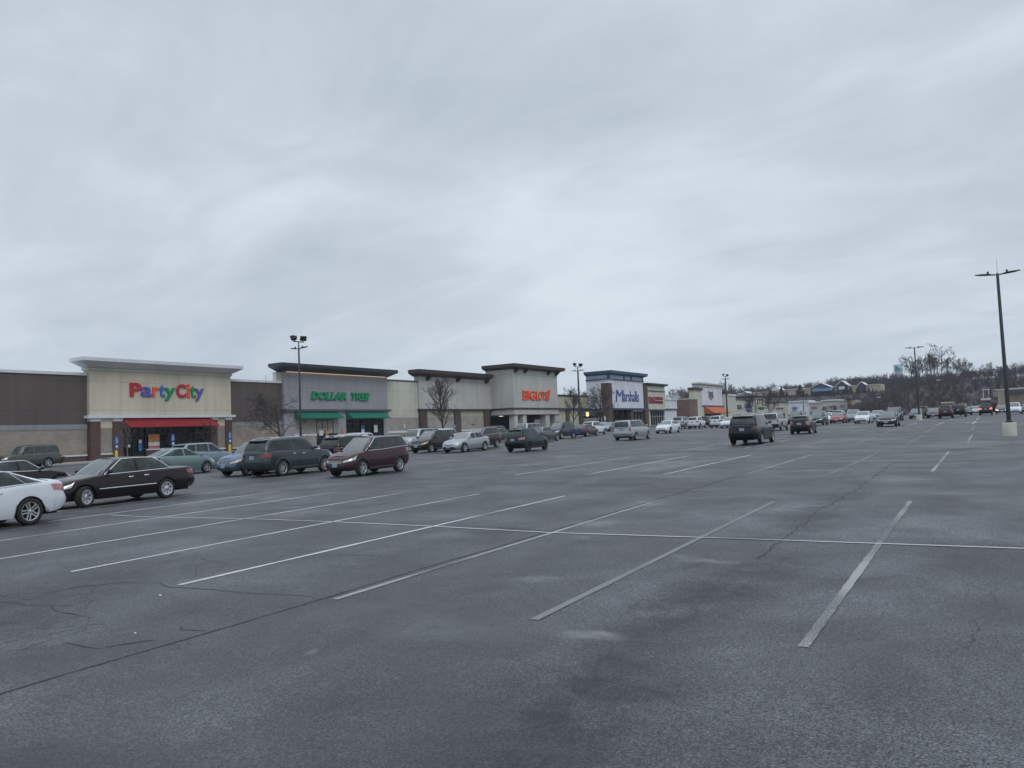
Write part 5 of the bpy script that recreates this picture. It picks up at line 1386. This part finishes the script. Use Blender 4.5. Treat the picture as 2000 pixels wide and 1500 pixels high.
b = Bld('restaurant_building', 'tan stone fronted building behind the nearest lamp post with dark entrance', 'building', (14, 226, 1.9))
b.p('wall', B((3.6,34,226,246,0,6.9)), brickmat('mottled_stone', (.30,.24,.18), (.22,.175,.14), (.16,.13,.11), .5, .25, .02)); b.p('dark_fascia', B((2.8,34.4,225.2,246,6.5,7.3)), DGREY); b.p('roof_edge', B((2.6,34.6,225.0,246,7.3,7.7)), BLW)
b.p('entrance_recess', B((4.2,12,225.9,226.2,1.2,3.4)), DARKIN); b.p('side_pier', B((1.2,3.6,227,230,0,7.0)), UPW)
b = Bld('hillside_kiosk', 'small white arched pylon building on the wooded slope', 'building', (-1.6, 291, 8))
b.p('leg', B((-2.5,-2.15,291,292,5.5,9.2)), BLW); b.p('leg', B((-1.05,-.7,291,292,5.5,9.2)), BLW); m_ = MB(); m_.prismx([(290.8,9.2),(292.2,9.2),(292.2,9.6),(291.5,10.0),(290.8,9.6)], -2.7, -.5); b.p('roof', m_, NAVYD); b.p('arch_trim', B((-2.7,-.5,290.6,290.8,9.1,9.35)), WHITE)
b = Bld('tan_shed', 'small tan building on the slope left of the nearest lamp post', 'building', (2, 296, 8)); b.p('wall', B((.3,4.6,296,300,5,8.9)), UPW); b.p('roof', B((0,4.9,295.7,300.3,8.9,9.2)), WHITE)
b = Bld('brown_sign_building', 'low tan brick hut behind the dark parked crossover', 'building', (-9.6, 222, 2)); b.p('wall', B((-10.8,-8.5,222,226,1,4.6)), brickmat('hut_brick', (.26,.17,.10), (.2,.13,.09), (.2,.17,.14), .3, .1, .012)); b.p('roof', B((-11.1,-8.2,221.7,226.3,4.6,5.0)), TAN)
b = Bld('brown_sign_building', 'low brown hut to the right of the tan brick hut', 'building', (-6.6, 226, 2)); b.p('wall', B((-7.3,-5.6,226,229,1,4.7)), TAN); b.p('roof', B((-7.6,-5.3,225.7,229.3,4.7,5.1)), DBROWN)
t = thing('sign_board', 'white horizontal sign board on two posts below the slope pylon', 'sign', (-1.5, 246, 3.0)); B((-1.2,1.2,0,.12,2.3,2.8)).build('panel', WHITE, t)
for sx_ in (-1, 1): B((sx_-.05,sx_+.05,.02,.1,-1.5,2.3)).build('post', FRAME, t)

# ------------------------------------------------------------------ lamp posts
POLE = mat('dark_green_pole', (.010,.016,.017), .6, var=.15); LAMPM = mat('lamp_housing', (.018,.02,.022), .6); BASEC = mat('pale_concrete_base', (.45,.44,.385), .85, var=.12, vscale=3, bump=.15); ANT = mat('bare_metal', (.3,.32,.34), .4, .6)
def lamp(name, label, x, y, H, base=.78, br=.345, flood=False, rz=0, group='lamp posts in the parking lot', spike=True, r=.1, hw=1.12):
    t = thing(name, label, 'lamp post', (x, y, gh(x, y) - .02), rz, group)
    if base:
        m = MB(); m.lathe([(br*1.0,-.2),(br,base-.04),(br-.03,base),(0,base)], 28); m.build('concrete_base', BASEC, t)
        m = MB(); m.lathe([(r*1.9,base),(r*1.9,base+.03),(r*1.2,base+.14),(r,base+.14)], 16); m.build('anchor_cover', POLE, t)
    m = MB(); m.lathe([(r*1.15,max(0,base)),(r*.72,H),(0,H+.02)], 14); m.build('pole', POLE, t)
    for s_ in (-1, 1):
        m = MB(); P = []
        for i, (d_, w, h) in enumerate(((.08,.05,.05),(.3,.06,.06),(.42,.15,.09),(hw*.75,.17,.075),(hw,.10,.03))):
            z = H - .08 + .03*i
            P.append([(s_*d_, w*math.cos(a), z + h*math.sin(a)*.7) for a in [2*math.pi*k/10 for k in range(11)]])
        m.grid(P); m.box(s_*.46-.05, s_*.46+.05, -.04, .04, H, H+.16); m.build('lamp_head', LAMPM, t)
    if spike:
        m = MB(); m.tube((0,0,H), (.02,0,H+.95), .014, .006, 5); m.build('lightning_rod', ANT, t)
    if flood:
        m = MB(); m.tube((0,0,H), (0,0,H+.55), r*.6, r*.45, 8); m.tube((-.42,-.26,H+.64), (.42,.26,H+.52), .045, .045, 6); m.build('crossbar', POLE, t)
        for k, (s_, yaw) in enumerate(((-1, 195), (1, -20))):
            m = MB(); c = Vector((s_*.33, s_*.2, H+.95 - s_*.05)); a = R(yaw); f = Vector((math.cos(a), math.sin(a), -.35)).normalized(); l = f.cross(Vector((0,0,1))).normalized(); u = l.cross(f)
            def P8(d_, w, h): return [c + f*d_ + l*sx_*w + u*sz_*h for sx_, sz_ in ((-1,-1),(1,-1),(1,1),(-1,1))]
            vs = P8(-.2,.13,.1) + P8(.0,.26,.2) + P8(.26,.27,.22)
            m.add(vs, [(3,2,1,0),(8,9,10,11)] + [(q*4+i, q*4+(i+1)%4, q*4+4+(i+1)%4, q*4+4+i) for q in (0,1) for i in range(4)]); m.tube((s_*.33,s_*.2,H+.57), c, .035, .035, 6); m.build('floodlight', LAMPM, t)
    return t
lamp('lamp_post', 'tall dark lamp post on round concrete base at the right edge', .72, 52.0, 9.35)
lamp('lamp_post', 'twin headed lamp post on round concrete base among the far right cars', -8.0, 110.2, 9.35)
lamp('lamp_post', 'floodlight lamp post in front of the grey discount store', -54, 49.6, 9.85, base=0, flood=True, spike=False)
lamp('lamp_post', 'floodlight lamp post beside the slim tree right of the orange letters', -53.4, 104.8, 9.6, base=0, flood=True, spike=False, r=.16)
lamp('lamp_post', 'floodlight lamp post in front of the orange awning store', -51.2, 174, 10.1, base=0, flood=True, spike=False, r=.2)
t = thing('lamp_post', 'slim dark lamp post in front of the far shop row', 'lamp post', (-41, 206, gh(-41, 206)), 0, 'distant lamp posts'); m = MB(); m.tube((0,0,0),(0,0,6.2),.12,.09,6); m.build('pole', POLE, t); m = MB(); m.box(-.6,.6,-.15,.15,6.2,6.35); m.build('lamp_head', LAMPM, t)
for x, y, H, lb in ((-11.2,224,8.6,'slim lamp post with pale head against the wooded ridge'),(-26.5,234,5.2,'slim lamp post with white head right of the far shop row')):
    t = thing('lamp_post', lb, 'lamp post', (x, y, 2.0), 0, 'distant lamp posts'); m = MB(); m.tube((0,0,-.5),(0,0,H),.1,.07,6); m.build('pole', POLE, t); m = MB(); m.box(-.55,.35,-.2,.2,H,H+.2); m.build('lamp_head', WHITE, t)

# ------------------------------------------------------------------ parking signs, cart, cone-like sign
YEL = mat('yellow_bollard', (.55,.42,.03), .5, var=.15, vscale=5); SIGNB = mat('blue_sign', (.02,.10,.36), .45); SIGNW = mat('sign_white', (.7,.72,.74), .5); STEEL = mat('galvanised_post', (.35,.36,.37), .45, .5)
def ada(label, x, y):
    t = thing('disabled_parking_sign', label, 'sign', (x, y, gh(x, y)), 0, 'disabled parking signs')
    m = MB(); m.lathe([(.13,0),(.13,1.02),(.1,1.08),(0,1.1)], 14); m.build('bollard', YEL, t)
    m = MB(); m.tube((0,0,1.05),(0,0,2.35),.03,.03,6); m.build('post', STEEL, t)
    p = B((.04,.06,-.17,.17,1.72,2.35)).build('sign_panel', SIGNB, t)
    m = MB(); X = .068
    m.add([(X, .03*math.cos(a), 2.27+.03*math.sin(a)) for a in [k*.628 for k in range(10)]], [tuple(range(10))])
    m.add([(X,-.02,2.23),(X,.02,2.23),(X,.02,2.1),(X,-.02,2.1)], [(0,1,2,3)]); m.add([(X,-.02,2.12),(X,.09,2.12),(X,.09,2.09),(X,-.02,2.09)], [(0,1,2,3)]); m.add([(X,.07,2.1),(X,.1,2.1),(X,.13,1.98),(X,.1,1.98)], [(0,1,2,3)])
    m.grid([[(X,.01+q*math.cos(a),2.06+q*math.sin(a)) for q in (.085,.11)] for a in [1.9+i*.36 for i in range(13)]], 0, False)
    m.box(X, X+.004, -.13,.13, 1.88, 1.91); m.box(X, X+.004, -.1,.1, 1.80, 1.83); m.build('symbol', SIGNW, p)
    p2 = B((.04,.06,-.17,.17,1.3,1.66)).build('sign_panel', SIGNB, t); B((.066,.07,-.1,.1,1.4,1.56)).build('lettering', SIGNW, p2)
ada('blue disabled parking sign on yellow bollard left of the party store doors', -67, 39.8); ada('blue disabled parking sign behind the pale teal hatchback roof', -67, 45.4); ada('blue disabled parking sign on yellow bollard right of the red awning', -63.5, 49.2)
t = thing('disabled_parking_sign', 'small blue sign beside the brick pier behind the black suv', 'sign', (-62, 84.2, gh(-62, 84.2)), 0, 'disabled parking signs'); m = MB(); m.tube((0,0,0),(0,0,2.2),.03,.03,6); m.build('post', STEEL, t); B((.04,.06,-.28,.28,1.45,2.1)).build('sign_panel', SIGNB, t); B((.064,.07,-.06,.06,1.7,2.0)).build('symbol', SIGNW, t)
t = thing('stop_sign_post', 'pale post with small sign in front of the white clothing store', 'sign', (-55, 117, gh(-55, 117)), 0); m = MB(); m.tube((0,0,0),(0,0,2.6),.06,.05,6); m.build('post', FRAMEW, t); B((.06,.08,-.25,.25,1.9,2.4)).build('sign_panel', SIGNW, t)
t = thing('sandwich_board', 'small dark folding sign on the ground between the minivan and white sedan', 'sign', (-52.0, 124.5, gh(-52, 124.5))); m = MB()
m.add([(-.3,-.4,0),(-.3,.4,0),(-.02,.25,1.0),(-.02,-.25,1.0),(.3,-.4,0),(.3,.4,0),(.02,.25,1.0),(.02,-.25,1.0)], [(0,1,2,3),(4,7,6,5),(3,2,6,7)]); m.build('board', LBLACK, t)

CARTB = mat('blue_cart_plastic', (.025,.055,.16), .5); CARTF = mat('dark_cart_frame', (.03,.035,.04), .4, .4)
t = thing('shopping_cart', 'blue shopping cart left standing in front of the parked grey sedan', 'shopping cart', (-38.0, 73.6, gh(-38, 73.6)), R(75))
m = MB()
for i in range(9):
    y = -.28 + .56*i/8; m.tube((-.45,y,.55),(.45,y*.8,.6),.008,.008,4,caps=False); m.tube((-.47,y*1.1,1.0),(-.45,y,.55),.008,.008,4,caps=False); m.tube((.5,y*.85,.95),(.45,y*.8,.6),.008,.008,4,caps=False)
for s_ in (-1, 1):
    for i in range(10):
        x = -.46 + .95*i/9; m.tube((x,s_*.29,1.0-.05*i/9),(x,s_*.26,.56+.04*i/9),.008,.008,4,caps=False)
    for z in (.65,.75,.85,.97): m.tube((-.46,s_*.28,z),(.48,s_*.25,z),.012,.012,4,caps=False)
    m.add([(-.46,s_*.285,.6),(.47,s_*.25,.62),(.49,s_*.26,.94),(-.47,s_*.3,.98)], [(0,1,2,3)])
m.build('basket', CARTB, t)
m = MB(); m.tube((-.62,-.27,1.05),(-.62,.27,1.05),.022,.022,8); m.build('handle', CARTB, t)
m = MB()
for s_ in (-1, 1):
    m.tube((-.62,s_*.27,1.05),(-.45,s_*.27,.5),.015,.015,5); m.tube((-.45,s_*.27,.5),(-.5,s_*.27,.14),.018,.018,5); m.tube((-.5,s_*.27,.2),(.45,s_*.2,.2),.015,.015,5); m.tube((.45,s_*.2,.58),(.45,s_*.2,.14),.015,.015,5)
m.tube((-.5,-.27,.2),(-.5,.27,.2),.012,.012,5); m.build('frame', CARTF, t)
for x, y in ((-.5,.27),(-.5,-.27),(.45,.2),(.45,-.2)):
    m = MB(); m.lathe([(0,-.02),(.065,-.02),(.065,.02),(0,.02)], 12, 'y', c=(x,y,.065)); m.build('wheel', TYRE, t)

# roof aerial dish
t = thing('roof_aerial', 'small white aerial on the roof edge left of the green store', 'aerial', (-77.5, 65.6, 9.55)); m = MB(); m.tube((0,0,0),(0,0,.9),.03,.02,5); m.tube((0,0,.6),(.1,.5,.5),.02,.02,4); m.build('mast', ANT, t)
# ------------------------------------------------------------------ the cars
PW = paint('white', (.62,.65,.69)); PB = paint('black', (.012,.012,.014), .0, .25); PS = paint('silver', (.36,.38,.40), .55, .3); PG = paint('charcoal', (.026,.028,.032), .4, .3)
PPLUM = paint('black_plum', (.014,.008,.011), .2, .25); PMAR = paint('maroon', (.048,.017,.026), .35, .3); PGG = paint('grey_green', (.047,.062,.068), .5, .32); PTEAL = paint('pale_teal', (.185,.255,.26), .5, .3)
PBLUE = paint('slate_blue', (.085,.125,.20), .45, .3); PBG = paint('blue_grey', (.21,.25,.31), .5, .3); PKH = paint('khaki_grey', (.085,.088,.08), .45, .35); PDG = paint('dark_green', (.006,.012,.014), .3, .28)
PDS = paint('dark_steel', (.085,.10,.11), .5, .3); PRED = paint('red', (.26,.035,.03), .2, .3); PNAV = paint('navy', (.022,.028,.045), .3, .3); PDT = paint('dark_teal', (.03,.05,.053), .3, .3); PPUR = paint('purple_brown', (.075,.05,.062), .4, .3)
def P(label, cat, k, pm, x, y, ang, lod=1, name='parked_car', **kw): return make_car(name, label, cat, k, pm, x, y, ang, lod, **kw)
P('white fastback sedan cut by the left edge, rear end towards the black sedan', 'sedan', 'fastback', PW, -22.7, 9.22, -90, 0, trim=CHROME, tail=TAILPINK, handle=CHROME)
P('long black plum sedan with chrome window line and slotted wheel covers', 'sedan', 'limo', PPLUM, -25.95, 15.25, -89.5, 0, trim=CHROME, cap=True, steer=16, handle=CHROME, spokes=7)
P('black sedan half hidden behind the white fastback at the left edge', 'sedan', 'fastback', PPLUM, -35.4, 16.6, 90, 0, trim=CHROME)
P('old grey green boxy suv parked along the block wall at far left', 'suv', 'boxsuv', PKH, -69.4, 33.3, -90, 0, rails=1)
P('pale teal liftback hatchback facing right in front of the party store', 'hatchback', 'liftback', PTEAL, -39.9, 27.35, 90, 0, rim=RIM)
P('blue grey hatchback with tall red tail lamp behind the pale teal liftback', 'hatchback', 'suv', PBG, -43.9, 32.0, 90, 0, clad=0, tail=TAIL, scale=.97)
P('slate blue suv with yellowed headlamps peeking left of the green grey suv', 'suv', 'suv', PBLUE, -33.3, 27.5, -90, 0, head=HEADY, clad=0)
P('large grey green suv with chrome handles and red tail lamps, rear to viewer', 'suv', 'bigsuv', PGG, -30.5, 27.35, 90, 0, handle=CHROME, spokes=10, rails=CHROME, clad=2, bumper=PGG)
P('maroon crossover with chrome window arc and blue plate, nose to viewer', 'crossover', 'suv', PMAR, -25.0, 27.05, -90, 0, trim=CHROME, clad=1, handle=PMAR)
P('white crossover with roof rails behind the grey green suv', 'crossover', 'suv', PW, -35.0, 35.6, -90, 0, rails=CHROME)
P('white crossover whose roof shows above the other white crossover', 'crossover', 'suv', PW, -46.6, 48.6, -90, 1, rails=CHROME)
P('dark plum crossover with black roof spoiler, between white and maroon crossovers', 'crossover', 'suv', PPLUM, -32.1, 33.6, 90, 0, rails=CHROME, tail=TAILDIM)
P('black suv with yellowed headlamp left of the silver sedan', 'suv', 'suv', PB, -38.6, 49.4, -90, 0, head=HEADY, clad=1)
P('silver sedan with dark wide grille, nose to viewer, beside black suv', 'sedan', 'sedan', PS, -34.75, 48.6, -90, 0)
P('maroon crossover half hidden behind the silver sedan', 'crossover', 'suv', PMAR, -37.2, 54.2, -90, 1, trim=CHROME)
P('silver truck like suv behind the black suv by brick pier', 'suv', 'boxsuv', PS, -43.9, 54.0, -90, 1, rails=1)
P('white suv roof showing behind the black suv and brick pier', 'suv', 'suv', PW, -46.8, 61.0, -90, 1, rails=CHROME)
P('charcoal sedan nose to viewer right of the half hidden maroon crossover', 'sedan', 'sedan', PDS, -45.9, 69.5, -90, 1)
P('dark suv with pinkish roof behind the charcoal sedan', 'suv', 'suv', PPUR, -50.6, 77.6, 90, 1)
P('pale silver suv with white roof behind the dark green hatchback', 'suv', 'boxsuv', PS, -45.6, 75.5, -90, 1)
P('dark green compact hatchback with pink tail lamp standing alone in front', 'hatchback', 'suv', paint('bottle_green', (.010,.026,.026), .3, .28), -28.35, 47.25, 90, 0, rim=RIMDARK, tail=TAILPINK, clad=1, scale=.92, rails=1, bumper=PDG)
P('steel grey sedan right behind the dark green hatchback', 'sedan', 'sedan', PDS, -38.9, 68.0, 90, 0, trim=CHROME)
P('black suv behind the steel grey sedan near the porch', 'suv', 'bigsuv', PNAV, -41.5, 76.4, -90, 1)
P('dark purple grey sedan, rear to viewer, left of the silver minivan', 'sedan', 'sedan', PPUR, -42.2, 84.2, 90, 1, tail=TAILDIM)
P('white crossover behind the dark purple grey sedan', 'crossover', 'suv', PW, -44.4, 91.2, 90, 1)
P('dark blue grey sedan half hidden left of the silver minivan', 'sedan', 'sedan', PBG, -52.2, 112.6, -90, 1)
P('white sedan in front of the white store beside a pale post', 'sedan', 'sedan', PW, -56.2, 118.5, -90, 1)
P('silver minivan with large dark rear window driving away', 'minivan', 'minivan', PS, -28.05, 65.5, 90, 0, tail=TAIL, spokes=7, name='minivan')
P('white compact sedan with black lower grille coming towards the viewer', 'sedan', 'sedan', PW, -32.75, 87.0, -90, 0)
P('silver suv, leftmost of the row before the orange awning', 'suv', 'bigsuv', PS, -40.5, 114.0, 90, 1)
P('white crossover, second from left in the row before the orange awning', 'crossover', 'suv', PW, -37.4, 111.5, 90, 1)
P('black crossover between white crossover and white suv before the orange awning', 'crossover', 'suv', PNAV, -39.2, 122.0, 90, 1)
P('white suv with lit looking red tail lamps below the orange awning', 'suv', 'suv', PW, -34.2, 112.0, 90, 1, tail=TAIL)
P('white sedan partly hidden by the left side of the black suv', 'sedan', 'sedan', PW, -30.9, 106.0, -90, 1)
P('dark green black suv with pale blue plate, largest of the centre right', 'suv', 'bigsuv', PDG, -13.3, 50.5, 90, 0, tail=TAILDIM, rim=RIM, bumper=PDG)
P('silver suv roof with dark rear window behind the black suv', 'suv', 'bigsuv', PS, -28.1, 108.0, 90, 1)
P('white crossover hidden between the black suv and silver boxy suv', 'crossover', 'suv', PW, -22.0, 88.4, 90, 1)
P('silver boxy suv with dark rear window right of the black suv', 'suv', 'boxsuv', PS, -19.15, 82.0, 90, 0, scale=.96, bumper=BLACKTRIM)
P('dark suv with greenish windscreen behind the small dark hatchback', 'suv', 'bigsuv', PG, -24.7, 119.0, -90, 1)
P('small dark hatchback with pink red tail lamps driving away', 'hatchback', 'hatch', PG, -13.7, 68.4, 90, 0, tail=TAILPINK)
P('dark green sedan facing viewer right of the small dark hatchback', 'sedan', 'suv', PDT, -18.8, 103.0, -90, 1)
P('white sedan between the dark green and red sedans', 'sedan', 'sedan', PW, -20.9, 121.5, -90, 1)
P('red sedan parked facing the viewer in the far row', 'sedan', 'sedan', PRED, -18.0, 113.2, -90, 1)
P('silver crossover roof above the red sedan', 'crossover', 'suv', PS, -20.2, 128.0, 90, 1)
P('black van behind the red sedan and silver crossover', 'van', 'boxsuv', PNAV, -20.6, 136.5, 90, 1)
P('pale grey crossover with black front left of the big white sedan', 'crossover', 'suv', PBG, -17.1, 119.5, -90, 1)
P('white sedan with thin dark grille facing the viewer at centre right', 'sedan', 'sedan', PW, -13.85, 105.4, -90, 0)
P('small silver white sedan half hidden right of the big white sedan', 'sedan', 'sedan', PS, -14.4, 124.0, -90, 1)
P('dark grey sedan facing viewer, nearest car on the right', 'sedan', 'sedan', PG, -8.85, 84.3, -90, 0)
P('silver suv with white roof rack behind the dark grey sedan', 'suv', 'bigsuv', PDT, -11.4, 116.0, -90, 1, rails=CHROME)
P('dark teal sedan left of the second lamp post base', 'sedan', 'sedan', PDT, -9.6, 128.0, -90, 1)
P('purple grey crossover hidden behind the second lamp post', 'crossover', 'suv', PPUR, -9.3, 136.0, 90, 1)
P('maroon sedan right of the second lamp post base', 'sedan', 'sedan', PMAR, -7.4, 128.5, -90, 1)
P('dark maroon black crossover with white plate, rear to viewer', 'crossover', 'suv', PMAR, -5.5, 121.0, 90, 1, tail=TAILDIM, bumper=PG)
P('black pickup right of the dark maroon crossover', 'pickup', 'pickup', PB, -4.3, 131.0, 90, 1)
P('small dark sedan right of the black pickup', 'sedan', 'sedan', PG, -3.9, 150.0, -90, 1)
P('silver sedan left of the car with lit brake lamps', 'sedan', 'sedan', PS, -2.6, 157.0, -90, 1)
P('dark crossover with brightly lit red brake lamps driving away', 'crossover', 'suv', PG, -.98, 138.5, 90, 1, tail=TAILON)
P('dark car with lit yellow headlamps left of the nearest lamp post', 'car', 'sedan', PG, 1.2, 150.0, -90, 1, head=HEADON)
P('silver white suv right of the nearest lamp post', 'suv', 'suv', PW, 2.75, 138.0, -90, 1)
P('dark car cut by the right edge behind the concrete base', 'car', 'sedan', PB, 4.6, 146.0, -90, 1)

# ------------------------------------------------------------------ the damp air
hz = bpy.data.materials.new('haze'); hz.use_nodes = True; nt = hz.node_tree; nt.nodes.clear()
o_ = nt.nodes.new('ShaderNodeOutputMaterial'); v_ = nt.nodes.new('ShaderNodeVolumePrincipled'); nt.links.new(v_.outputs[0], o_.inputs['Volume'])
v_.inputs['Color'].default_value = (.86,.93,1.,1); v_.inputs['Density'].default_value = .0002; v_.inputs['Anisotropy'].default_value = .0
B((-1510,1510,-710,2210,-5,62)).build('haze', hz, kind='stuff')
